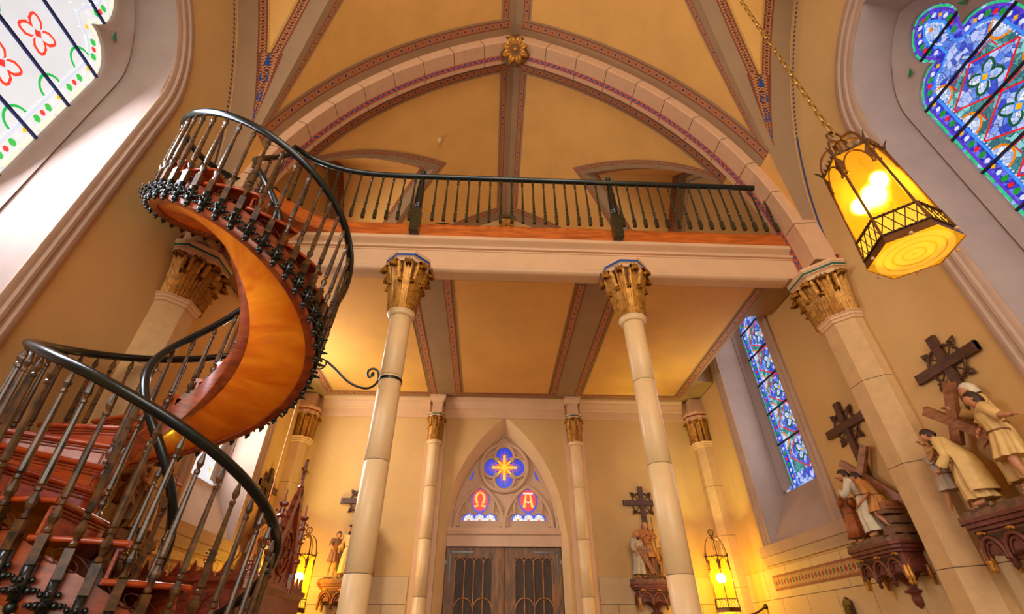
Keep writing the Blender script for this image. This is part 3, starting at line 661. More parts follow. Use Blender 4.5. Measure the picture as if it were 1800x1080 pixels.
# slab with a notch beside each window
poly = [(-4.08, 4.84), (4.08, 4.84), (4.08, 5.86), (3.72, 5.93), (3.72, 8.14), (4.08, 8.20), (4.08, 9.19), (-4.08, 9.19), (-4.08, 8.20), (-3.72, 8.14), (-3.72, 5.93), (-4.08, 5.86)]
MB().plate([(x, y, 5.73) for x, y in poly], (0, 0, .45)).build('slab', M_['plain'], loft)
land = [(-2.3, 4.7), (-2.3, 4.61), (-2.5, 4.58), (-2.69, 4.51), (-2.88, 4.39), (-3.02, 4.23), (-3.10, 4.07), (-3.46, 4.57), (-3.5, 4.7)]
MB().plate([(x, y, 5.99) for x, y in land], (0, 0, .2)).build('landing', M_['honey'], loft)
for x0, x1 in ((-3.66, -1.42), (-1.03, 1.03), (1.42, 3.66)):
    y0, y1 = 5.02, 8.98; z = 5.728
    MB().box(x0+.17, x1-.17, y0+.17, y1-.17, z-.006, z).build('ceiling_panel', M_['vault'], loft)
    f = lambda o: [(x0+o, y0+o), (x1-o, y0+o), (x1-o, y1-o), (x0+o, y1-o)]
    A, B = f(0), f(.12); Cc, D = f(.16), f(.172)
    for k in range(4):
        a0, a1, b0, b1 = A[k], A[(k+1) % 4], B[k], B[(k+1) % 4]
        strip(lambda t: (lerp(a0[0], a1[0], t), lerp(a0[1], a1[1], t), z-.003), lambda t: (lerp(b0[0], b1[0], t), lerp(b0[1], b1[1], t), z-.003), frange(0, 1, 1)).build('painted_border', M_['band'], loft)
        c0, c1, d0, d1 = Cc[k], Cc[(k+1) % 4], D[k], D[(k+1) % 4]
        MB().add([(*c0, z-.0075), (*c1, z-.0075), (*d1, z-.0075), (*d0, z-.0075)], [(0, 1, 2, 3)]).build('ochre_line', M_['line'], loft)
# ---------------------------------------------------------------- loft railing
M_['iron'] = mat('dark_green_paint', (14, 26, 22), .25, .2, 12, spec=.5, coat=.2)
M_['irong'] = wood('green_brown_turned_wood', (16, 28, 18), (52, 46, 20), .28, (8, 8, 20), .3)
rail = thing('loft_railing', (0, 4.5, 6.22), 'dark green turned balustrade along the front of the choir loft', 'railing')
RP = [(3.70, 4.5), (-1.4, 4.5), (-1.75, 4.5), (-2.15, 4.485), (-2.45, 4.43), (-2.72, 4.34), (-2.9, 4.25), (-3.02, 4.15), (-3.085, 4.06)]
def smoothpath(P, it=2):
    for _ in range(it):
        Q = [P[0]]
        for a, b in zip(P, P[1:]): Q += [tuple(V(a)*.75+V(b)*.25), tuple(V(a)*.25+V(b)*.75)]
        P = Q+[P[-1]]
    return P
zr = 7.10
RP3 = [(3.72, 4.5, zr), (-1.3, 4.5, zr), (-1.7, 4.5, zr), (-2.15, 4.485, zr), (-2.5, 4.43, zr), (-2.75, 4.34, zr), (-2.93, 4.25, zr+.01), (-3.04, 4.15, zr+.02), (-3.09, 4.05, zr-.02)]
RPS = smoothpath(RP3)
def railprof(m, pts, w=.034, h=.028):
    P = []; n = 12; q = [V(p) for p in pts]
    for i, p in enumerate(q):
        d = (q[min(i+1, len(q)-1)]-q[max(i-1, 0)]).normalized(); sd = d.cross(V((0, 0, 1)))
        if sd.length < 1e-3: sd = V((1, 0, 0))
        sd.normalize(); u = sd.cross(d)
        P.append([p+sd*(w*cos(2*PI*k/n))*(1 if sin(2*PI*k/n) > -.3 else .72)+u*(h*sin(2*PI*k/n)) for k in range(n)])
    m.grid(P, closev=True); m.add(P[0], [tuple(range(n))]); m.add(P[-1], [tuple(range(n))[::-1]]); return m
railprof(MB(), RPS, .048, .036).build('handrail', M_['iron'], rail, True)
def turned(h, sq=.021, n=8, r=.0165):
    # turned baluster of total height h, foot at 0
    p = [(.012, .155*h), (.02, .16*h), (.022, .175*h), (.012, .19*h), (.0135, .2*h), (r*1.25, .235*h), (r*1.3, .255*h), (.011, .30*h), (.02, .308*h), (.021, .325*h), (.012, .335*h), (r, .345*h), (r*1.02, .36*h), (r*.85, .60*h), (r*.62, .83*h), (.0185, .84*h), (.0195, .855*h), (.0105, .868*h), (r*1.05, .90*h), (r*1.0, .915*h), (.0075, .985*h), (.0075, 1.0*h)]
    m = MB().box(-sq, sq, -sq, sq, 0, .152*h); m.lathe(p, n); return m
bal_mesh = turned(.90).mesh('baluster', False, None, M_['irong'])
def along(P, s):
    for a, b in zip(P, P[1:]):
        d = (V(b)-V(a)).length
        if s <= d: return V(a).lerp(V(b), s/d), (V(b)-V(a)).normalized()
        s -= d
    return V(P[-1]), (V(P[-1])-V(P[-2])).normalized()
tot = sum((V(b)-V(a)).length for a, b in zip(RPS, RPS[1:])); s = .06
while s < tot-.05:
    p, d = along(RPS, s)
    if min(abs(p.x-1.385), abs(p.x+1.385)) > .07 or p.x < -2:
        put(bal_mesh, 'baluster', rail, Matrix.Translation((p.x, p.y, 6.20))@Matrix.Rotation(math.atan2(d.y, d.x), 4, 'Z'))
    s += .1556
for x in (-1.385, 1.385):
    m = MB().box(x-.065, x+.065, 4.47, 4.60, 5.985, 6.40)
    ps = MB().box(x-.062, x+.062, 4.465, 4.589, 5.985, 6.40).build('newel_post', M_['irong'], rail)
    autosmooth(MB().lathe([(.035, 6.40), (.055, 6.41), (.055, 6.44), (.04, 6.45), (.058, 6.465), (.058, 6.485), (.04, 6.50), (.055, 6.52), (.055, 6.535), (.048, 6.55), (.052, 6.56), (.056, 6.62), (.055, 6.85), (.048, 6.93), (.035, 6.96), (.045, 6.98), (.045, 7.0), (.03, 7.02), (.036, 7.05), (.036, 7.12), (.028, 7.15), (.035, 7.165), (.028, 7.18), (.02, 7.19)], 18, (x, 4.527, 0)).build('turned_shaft', M_['iron'], ps), 60)
    MB().ball((x, 4.527, 7.225), .042, 12, 8).build('ball_finial', M_['iron'], ps, True)
# ---------------------------------------------------------------- spiral staircase (clockwise rise; angle t grows going down)
SX, SY, PIT = -2.922, 3.80, 2.80
T0, T1 = 125., 900.; TS = 24.6
M_['walnut'] = wood('red_walnut', (104, 40, 12), (166, 74, 28), .38, (6, 6, 22), .12)
M_['tread'] = wood('red_mahogany', (132, 40, 12), (192, 78, 28), .25, (5, 5, 30), .5)
M_['soffit'] = wood('orange_varnished_soffit', (216, 98, 6), (250, 146, 26), .3, (1.6, 1.6, 9), .35)
def hel(t, R, z0): a = math.radians(t); return V((SX+R*cos(a), SY+R*sin(a), z0-PIT*t/360))
stair = thing('spiral_staircase', (SX, SY, 0), 'red wooden spiral staircase with orange varnished underside and dark turned railings', 'staircase')
ZN = 6.99   # nosing line
tt = frange(T0, T1, 200)
Ri, Ro = .262, .905
# underside
P = [[hel(t, lerp(Ri, Ro, k/6), lerp(6.788, 6.697, k/6)-.012*sin(PI*k/6)) for k in range(7)] for t in tt]
MB().grid(P).build('curved_underside', M_['soffit'], stair, True)
def ribbon(sec, nm, mt, parent=stair, ts=tt):
    P = [[hel(t, R, z) for R, z in sec] for t in ts]; m = MB().grid(P, closev=True)
    m.add(P[0], [tuple(range(len(sec)))]); m.add(P[-1], [tuple(range(len(sec)))[::-1]])
    return autosmooth(m.build(nm, M_[mt], parent), 35)
os_ = ribbon([(Ro-.03, 6.70), (Ro-.03, 6.94), (.925, 6.94), (.925, 6.72), (.93, 6.715), (.93, 6.70)], 'outer_stringer', 'walnut')
ribbon([(Ro-.055, 6.690), (Ro-.05, 6.676), (Ro-.02, 6.668), (Ro+.02, 6.672), (.938, 6.69), (.942, 6.715), (.93, 6.735), (.90, 6.73)], 'edge_moulding', 'walnut', os_)
is_ = ribbon([(Ri-.03, 6.79), (Ri-.03, 7.06), (Ri+.0, 7.06), (Ri+.0, 6.79)], 'inner_stringer', 'walnut')
ribbon([(Ri-.036, 6.77), (Ri-.02, 6.762), (Ri+.04, 6.76), (Ri+.06, 6.775), (Ri+.03, 6.80), (Ri-.036, 6.80)], 'edge_moulding', 'walnut', is_)
nst = int((T1-T0)/TS)
rise = PIT*TS/360
tm = None
# one tread / riser mesh at t=0, copied round the helix
def wedge(t0, t1, R0, R1, z0, z1, n=4):
    m = MB(); A = frange(t0, t1, n); rad = math.radians
    q = [(R0*cos(rad(a)), R0*sin(rad(a))) for a in A]+[(R1*cos(rad(a)), R1*sin(rad(a))) for a in A[::-1]]
    return m.plate([(x, y, z0) for x, y in q], (0, 0, z1-z0))
tread_me = wedge(-1.5, TS+1.2, Ri, .945, -.03, 0).mesh('tread', False, None, M_['tread'])
def radial(t, R): a = math.radians(t); return V((R*cos(a), R*sin(a), 0))
nm_ = MB(); 
nm_.tube([radial(TS+1.6, Ri)+V((0, 0, -.018)), radial(TS+1.6, .95)+V((0, 0, -.018))], .02, 10)
nm_.tube([radial(TS+1.6-k*(TS+2.5)/8, .95)+V((0, 0, -.018)) for k in range(9)], .018, 8)
nos_me = nm_.mesh('nosing', True, None, M_['tread'])
r_ = MB(); e = radial(TS-.4, 1).normalized(); nn = V((-e.y, e.x, 0))
r_.obox(e*((Ri+.915)/2)+V((0, 0, -.03-(rise-.03)/2)), (e, nn, (0, 0, 1)), ((.915-Ri)/2, .008, (rise-.03)/2))
riser_me = r_.mesh('riser', False, None, M_['tread'])
c_ = MB().tube([radial(TS+.6, Ri)+V((0, 0, -.045)), radial(TS+.6, .925)+V((0, 0, -.045))], .011, 8)
cove_me = c_.mesh('cove_moulding', True, None, M_['walnut'])
p_ = MB(); mid = e*((Ri+.915)/2)+nn*.010+V((0, 0, -.05-(rise-.05)/2)); hw, hh = (.915-Ri)/2-.06, (rise-.05)/2-.02
for a, b in (((-1, -1), (1, -1)), ((1, -1), (1, 1)), ((1, 1), (-1, 1)), ((-1, 1), (-1, -1))):
    p_.tube([mid+e*(a[0]*hw)+V((0, 0, a[1]*hh)), mid+e*(b[0]*hw)+V((0, 0, b[1]*hh))], .007, 6)
panel_me = p_.mesh('panel_moulding', True, None, M_['walnut'])
# carved scroll on the stringer below each tread end
s_ = MB()
def onface(t, z, R=.932): v = radial(t, R); return (v.x, v.y, z-PIT*t/360)
sp = [onface(TS*.2+TS*.6*(.5+.5*(1-k/22)*cos(k*.55)), -.10+.055*(1-k/22)*sin(k*.55)+.07) for k in range(23)]
s_.tube(sp, .004, 5); s_.tube([onface(TS*.02+TS*.5*k/8, -.01-.06*sin(PI*k/8)) for k in range(9)], .004, 5)
M_['walnutd'] = mat('dark_walnut', (84, 32, 10), .5, .15, 12)
scroll_me = s_.mesh('carved_scroll', True, None, M_['walnutd'])
for k in range(nst):
    t = T0+TS*k; z = ZN-PIT*t/360
    Mx = Matrix.Translation((SX, SY, z))@Matrix.Rotation(math.radians(t), 4, 'Z')
    tr = put(tread_me, 'tread', stair, Mx); put(nos_me, 'nosing', tr, Mx); put(cove_me, 'cove_moulding', tr, Mx)
    ri = put(riser_me, 'riser', stair, Mx); put(panel_me, 'panel_moulding', ri, Mx)
    put(scroll_me, 'carved_scroll', os_, Mx)
# rails
ext = [V((-3.58, 4.75, 7.02)), V((-3.62, 5.0, 7.08)), V((-3.63, 5.6, 7.10))]
pts = ext[::-1]+[hel(t, 1.04, 7.846) for t in frange(T0, T1-10, 260)]
railprof(MB(), pts, .042, .036).build('outer_handrail', M_['iron'], stair, True)
pts = [V((-3.086, 4.1, 7.06)), V((-3.10, 4.03, 6.98))]+[hel(t, .307, 7.883) for t in frange(T0+4, T1-10, 260)]
railprof(MB(), pts, .038, .034).build('inner_handrail', M_['iron'], stair, True)
M_['bal'] = wood('brown_black_turned_wood', (20, 22, 15), (104, 66, 28), .3, (9, 9, 14), .25)
sb = turned(1.02, .023, 8, .0215); sbal = sb.mesh('baluster', False, None, M_['bal'])
pd = MB()   # pendant under the baluster foot: block with ball drops; local x = outward
pd.box(-.02, .02, -.02, .02, -.14, 0.0)
pd.ball((0, 0, -.165), .026, 8, 6); pd.ball((0, 0, -.195), .014, 6, 4)
for dx, dy in ((1, 0), (0, 1), (0, -1)):
    for q, rr in ((.034, .017), (.056, .013), (.073, .009)): pd.ball((dx*q, dy*q, -.10), rr, 6, 4)
    pd.ball((dx*.034, dy*.034, -.06), .014, 6, 4)
pd.v = [(x*1.12, y*1.12, z*1.22) for x, y, z in pd.v]
pend_me = pd.mesh('pendant', True, None, M_['iron'])
DB = TS/3; k = 0; t = T0+4.
while t < T1-14:
    foot = hel(t, .965, ZN-.115); top = hel(t, 1.038, 7.83); L = (top-foot).length; dz = (top-foot).normalized()
    a = math.radians(t); rx = V((cos(a), sin(a), 0)); ry = V((-sin(a), cos(a), 0)); rx = (rx-dz*dz.dot(rx)).normalized(); s = L/1.02
    Mx = Matrix(((rx.x, ry.x, dz.x*s, foot.x), (rx.y, ry.y, dz.y*s, foot.y), (rx.z, ry.z, dz.z*s, foot.z), (0, 0, 0, 1)))
    b = put(sbal, 'baluster', stair, Mx); put(pend_me, 'pendant', b, Mx); t += DB
t = T0+10.
while t < T1-14:
    foot = hel(t, .275, ZN-.03); top = hel(t, .305, 7.86); L = (top-foot).length; a = math.radians(t); s = L/1.02; dz = (top-foot).normalized()
    rx = V((cos(a), sin(a), 0)); ry = V((-sin(a), cos(a), 0)); rx = (rx-dz*dz.dot(rx)).normalized()
    Mx = Matrix(((rx.x, ry.x, dz.x*s, foot.x), (rx.y, ry.y, dz.y*s, foot.y), (rx.z, ry.z, dz.z*s, foot.z), (0, 0, 0, 1)))
    put(sbal, 'inner_baluster', stair, Mx); t += TS
# iron scroll bracket between stair and column
br = thing('iron_bracket', (-1.75, 4.42, 3.7), 'dark wrought iron scroll bracket tying the staircase to the left column', 'bracket')
pp = [(-2.03, 4.38, 3.93), (-1.93, 4.42, 3.86), (-1.80, 4.46, 3.74), (-1.68, 4.5, 3.69), (-1.58, 4.55, 3.70), (-1.515, 4.58, 3.78), (-1.51, 4.59, 3.87), (-1.535, 4.58, 3.94), (-1.59, 4.56, 3.95), (-1.63, 4.55, 3.91), (-1.625, 4.55, 3.85), (-1.585, 4.56, 3.835)]
MB().tube(smoothpath(pp, 2), .0125, 8).build('scroll_bar', M_['iron'], br, True)
m = MB().ball((-1.575, 4.56, 3.875), .022, 6, 4, (1, .5, 1.5)); m.build('leaf_tip', M_['iron'], br)
MB().lathe([(.122, 3.80), (.128, 3.80), (.128, 3.83), (.122, 3.83)], 24, (-1.385, 4.6, 0)).build('collar_band', M_['iron'], br)
MB().tube([(-2.06+.06*cos(2*PI*k/14), 4.32, 3.86+.06*sin(2*PI*k/14)) for k in range(14)], .008, 6, True).build('ring', M_['iron'], br)
# ---------------------------------------------------------------- doorway
M_['rev'] = mat('portal_plaster', (226, 186, 136), .6, .05, 3); M_['trac'] = mat('portal_tracery', (206, 166, 132), .6, .05, 5, bump=.05)
M_['oak'] = wood('dark_oak', (74, 42, 8), (140, 88, 22), .5, (14, 14, 3), .0); M_['oakb'] = wood('oak_moulding', (110, 64, 18), (170, 108, 40), .35, (14, 14, 3), .2); M_['oakp'] = wood('dark_oak_panel', (40, 24, 6), (76, 48, 12), .6, (20, 20, 3), .0)
por = thing('trim_3', (0, YB, 0), 'pointed plaster reveal around the double doors', None, None, 'structure')
r0 = outline(1.15, 0, 3.0, 5.37); r1 = outline(1.05, 0, 3.02, 5.12)
autosmooth(MB().grid([[(u, YB+.28*t, z) for (u, z) in [(a[0]+(b[0]-a[0])*t, a[1]+(b[1]-a[1])*t) for a, b in zip(r0, r1)]] for t in (0, 1)]).build('reveal', M_['rev'], por), 30)
YT = YB+.28
# lintel
autosmooth(MB().sweep([(-1.05, YT), (1.05, YT)], [(0, 2.98), (.02, 2.98), (.02, 3.16), (.05, 3.19), (.05, 3.21), (.02, 3.24), (0.02, 3.30), (0, 3.30)]).build('lintel', M_['trac'], por), 30)
# tracery window above the doors
w5 = thing('window_5', (0, YT, 3.28), 'traceried window above the doors with quatrefoil and two lights marked omega and alpha', None, None, 'structure')
cq = (0., 4.43)
def circ(c, r, n=32, a0=0.): return [(c[0]+r*cos(a0+2*PI*k/n), c[1]+r*sin(a0+2*PI*k/n)) for k in range(n)]
out_ = outline(1.05, 3.28, 3.3, 5.12)
MB().plate([(u, YT+.075, z) for u, z in out_], (0, .05, 0)).build('tracery_plate', M_['trac'], w5)
def trtube(pts, r=.036, closed=False, y=YT+.06, nm='tracery_bar', flat=1.):
    return autosmooth(MB().tube([(u, y, z) for u, z in pts], r, 8, closed).build(nm, M_['trac'], w5), 60)
trtube([(u*.965, z-.02) for u, z in out_], .04)
trtube(circ(cq, .47), .045, True)
def foil(c, off, r, n=4, a0=PI/2, m=10, ov=.0):
    P = []
    for k in range(n):
        a = a0+2*PI*k/n; cx, cz = c[0]+off*cos(a), c[1]+off*sin(a)
        half = PI-math.acos(max(-1, min(1, (off*sin(PI/n))/r))) if False else PI/2+PI/n*.85
        P += [(cx+r*cos(a+lerp(-half, half, i/m)), cz+r*sin(a+lerp(-half, half, i/m))) for i in range(m+1)]
    return P
trtube(foil(cq, .235, .205), .035, True, YT+.065)
GW = {k: emit('portal_glass_'+k, c, s) for k, (c, s) in dict(blue=((38, 66, 220), .8), red=((236, 20, 16), .95), yellow=((250, 196, 40), 1.), white=((226, 230, 225), .9), orange=((240, 110, 20), .95), edge=((60, 60, 215), .8)).items()}
def gp(poly, mt, y=YT+.045, nm='pane', th=.004): return MB().plate([(u, y+.025, z) for u, z in poly], (0, -th, 0)).build(nm, GW[mt], w5)
for k in range(4):
    a = PI/2*k; c = (cq[0]+.235*cos(a), cq[1]+.235*sin(a)); P = circ(c, .165, 16)
    gp(P, 'blue')
gp(circ(cq, .15, 8), 'orange', YT+.044)
for k in range(4):       # rays
    a = PI/2*k
    for j in range(-3, 4):
        b = a+j*.13; L = .37-.03*abs(j); d = (cos(b), sin(b)); n = (-sin(b), cos(b)); w = .008
        gp([(cq[0]+d[0]*.1+n[0]*w, cq[1]+d[1]*.1+n[1]*w), (cq[0]+d[0]*L, cq[1]+d[1]*L), (cq[0]+d[0]*.1-n[0]*w, cq[1]+d[1]*.1-n[1]*w)], 'orange', YT+.040)
    d = (cos(a), sin(a)); n = (-sin(a), cos(a))
    gp([(cq[0]+n[0]*.025, cq[1]+n[1]*.025), (cq[0]+d[0]*.25+n[0]*.03, cq[1]+d[1]*.25+n[1]*.03), (cq[0]+d[0]*.25-n[0]*.03, cq[1]+d[1]*.25-n[1]*.03), (cq[0]-n[0]*.025, cq[1]-n[1]*.025)], 'yellow', YT+.036)
    b = a+PI/4; d = (cos(b), sin(b)); n = (-sin(b), cos(b))
    gp([(cq[0]+n[0]*.014, cq[1]+n[1]*.014), (cq[0]+d[0]*.26+n[0]*.02, cq[1]+d[1]*.26+n[1]*.02), (cq[0]+d[0]*.26-n[0]*.02, cq[1]+d[1]*.26-n[1]*.02), (cq[0]-n[0]*.014, cq[1]-n[1]*.014)], 'yellow', YT+.032)
for sx, let in ((-1, 'omega'), (1, 'alpha')):
    cx = sx*.465; cz = 3.80
    # light arch bars
    c_, r_2 = pointed(.46, 4.06, 3.3); pa = math.acos(c_/r_2)
    A = [(cx-c_+r_2*cos(pa*k/10), 3.3+r_2*sin(pa*k/10)) for k in range(11)]; A = A+[(2*cx-u, z) for u, z in A[-2::-1]]
    trtube(A, .042); 
    # trefoil cusps
    trtube([(cx+.40, 3.33), (cx+.41, 3.48), (cx+.33, 3.56), (cx+.25, 3.55), (cx+.27, 3.70), (cx+.21, 3.92), (cx, 4.06), (cx-.21, 3.92), (cx-.27, 3.70), (cx-.25, 3.55), (cx-.33, 3.56), (cx-.41, 3.48), (cx-.40, 3.33)], .03, False, YT+.062)
    E = lambda k1, dz=0.: [(cx+k1*.175*sin(a)*(1 if abs(cos(a)) < .9 else .85), cz+k1*.235*cos(a)) for a in frange(0, 2*PI, 20)[:-1]]
    gp(E(1.), 'edge'); gp(E(.84), 'red', YT+.041)
    if let == 'omega':
        A = [(cx+.105*sin(a), cz+.03+.125*cos(a)) for a in frange(-2.55, 2.55, 16)]; B = [(cx+.055*sin(a), cz+.03+.095*cos(a)) for a in frange(-2.55, 2.55, 16)]
        MB().grid([[(u, YT+.058, z) for u, z in A], [(u, YT+.058, z) for u, z in B]]).build('omega_letter', GW['yellow'], w5)
        for s in (-1, 1): gp([(cx+s*.03, cz-.075), (cx+s*.11, cz-.105), (cx+s*.105, cz-.135), (cx+s*.03, cz-.115)], 'yellow', YT+.034, 'omega_foot')
    else:
        for s in (-1, 1): gp([(cx+s*.02, cz+.11), (cx+s*.055, cz+.11), (cx+s*.105, cz-.13), (cx+s*.055, cz-.13)], 'yellow', YT+.034, 'alpha_stroke')
        gp([(cx-.095, cz+.145), (cx+.095, cz+.145), (cx+.095, cz+.115), (cx-.095, cz+.115)], 'white', YT+.033, 'alpha_serif')
        gp([(cx-.05, cz+.0), (cx, cz-.03), (cx+.05, cz), (cx+.05, cz-.025), (cx, cz-.055), (cx-.05, cz-.025)], 'white', YT+.033, 'alpha_bar')
    # fan panes at the foot
    for q in (-1, 0, 1):
        fc = (cx+q*.20, 3.43); H = [(fc[0]+.13*cos(a), fc[1]+.14*sin(a)) for a in frange(0, PI, 10)]; H2 = [(fc[0]+.10*cos(a), fc[1]+.11*sin(a)) for a in frange(0, PI, 10)]
        gp(H, 'edge', YT+.044); gp(H2, 'white', YT+.040)
        gp([(fc[0]+.028*cos(a), fc[1]+.03*sin(a)) for a in frange(0, PI, 6)], 'orange', YT+.036)
        for a in (.6, 1.2, 1.94, 2.54): gp([(fc[0]+.03*cos(a), fc[1]+.03*sin(a)), (fc[0]+.1*cos(a-.05), fc[1]+.11*sin(a-.05)), (fc[0]+.1*cos(a+.05), fc[1]+.11*sin(a+.05))], 'edge', YT+.037, 'lead_line')
    # dark pierced spandrels
    for poly in ([(sx*.70, 4.16), (sx*.62, 4.22), (sx*.60, 4.38)], ):
        gp(poly, 'blue', YT+.043)
# doors
MB().box(-1.2, 1.2, YT+.16, YT+.2, 0, 5.4).build('light_leak_panel', M_['joint'], por)  # hidden panel added behind the doorway to stop light leaking around the doors
dr = thing('door_1', (0, YT+.05, 0), 'dark oak double doors with gothic panelling and iron strap hinges', None, None, 'structure')
YD = YT+.04
for sx in (-1, 1):
    lf = MB().box(min(sx*.012, sx*1.04), max(sx*.012, sx*1.04), YD+.02, YD+.06, 0, 2.97).build('door_leaf', M_['oakp'], dr)
    for x0, x1 in ((.012, .20), (.87, 1.04)): MB().box(min(sx*x0, sx*x1), max(sx*x0, sx*x1), YD-.01, YD+.02, 0, 2.97).build('stile', M_['oak'], lf)
    MB().box(min(sx*.20, sx*.87), max(sx*.20, sx*.87), YD-.008, YD+.02, 2.80, 2.97).build('top_rail', M_['oak'], lf)
    n = 4; w = .67/n
    for k in range(n+1):
        x = sx*(.20+w*k); MB().tube([(x, YD+.012, .2), (x, YD+.012, 2.76)], .016, 8).build('moulding_bar', M_['oakb'], lf, True)
    for k in range(n):
        c = sx*(.20+w*(k+.5)); hw = w/2
        A = [(c+hw*cos(a), YD+.008, 2.70+hw*1.25*sin(a)) for a in frange(0, PI, 10)]
        MB().tube(A, .014, 6).build('arch_moulding', M_['oakb'], lf, True)
        for s in (-1, 1): MB().ball((c+s*hw*.72, YD+.004, 2.70), .013, 6, 4).build('cusp_knob', M_['oakb'], lf, True)
    for k in range(2):
        c = sx*(.20+w*(2*k+1)); 
        A = [(c+w*cos(a), YD+.004, 2.0+w*1.1*sin(a)) for a in frange(PI/2 if False else 0, PI, 14)]
        MB().tube(A, .016, 6).build('lower_arch_moulding', M_['oakb'], lf, True)
    c = sx*(.20+w*2)
    MB().box(min(sx*.55, sx*.98), max(sx*.55, sx*.98), YD-.018, YD-.008, 2.885, 2.905).build('strap_hinge', M_['iron'], lf)
    MB().box(min(sx*.955, sx*.975), max(sx*.955, sx*.975), YD-.018, YD-.008, 2.42, 2.90).build('strap_upright', M_['iron'], lf)
    MB().box(min(sx*1.01, sx*1.055), max(sx*1.01, sx*1.055), YD-.02, YD, 2.70, 2.77).build('hinge_knuckle', M_['iron'], lf)
MB().tube([(0, YD-.005, 0), (0, YD-.005, 2.97)], .02, 8).build('meeting_bead', M_['oak'], dr, True)
# ---------------------------------------------------------------- lanterns
M_['brass'] = mat('aged_brass', (122, 74, 30), .4, .25, 20, metal=.6)
M_['brassd'] = mat('dark_bronze', (74, 48, 26), .45, .25, 20, metal=.5)
M_['chain'] = mat('gilt_chain', (196, 150, 70), .35, .2, 30, metal=.7)
def glassmat(name, col, em, rough=.3):
    m, nt, b = nodes(name); b.inputs['Base Color'].default_value = lin(*col); b.inputs['Transmission Weight'].default_value = 1; b.inputs['Roughness'].default_value = rough
    tr = nt.nodes.new('ShaderNodeBsdfTransparent'); tr.inputs[0].default_value = lin(255, 236, 170); mx = nt.nodes.new('ShaderNodeMixShader'); mx.inputs[0].default_value = .6
    nt.links.new(tr.outputs[0], mx.inputs[1]); nt.links.new(b.outputs[0], mx.inputs[2]); nt.links.new(mx.outputs[0], nt.nodes['Material Output'].inputs[0])
    b.inputs['IOR'].default_value = 1.08; b.inputs['Emission Color'].default_value = lin(*col); b.inputs['Emission Strength'].default_value = em; return m
M_['amber'] = glassmat('amber_glass', (252, 186, 40), .42, .42)
M_['amberp'] = glassmat('pale_amber_glass', (252, 206, 84), .6)
M_['bulb'] = emit('bulb_glow', (255, 240, 190), 60., 0.)
def hexp(c, R, z, rot, n=6): return [V((c[0]+R*cos(rot+2*PI*k/n), c[1]+R*sin(rot+2*PI*k/n), z)) for k in range(n)]
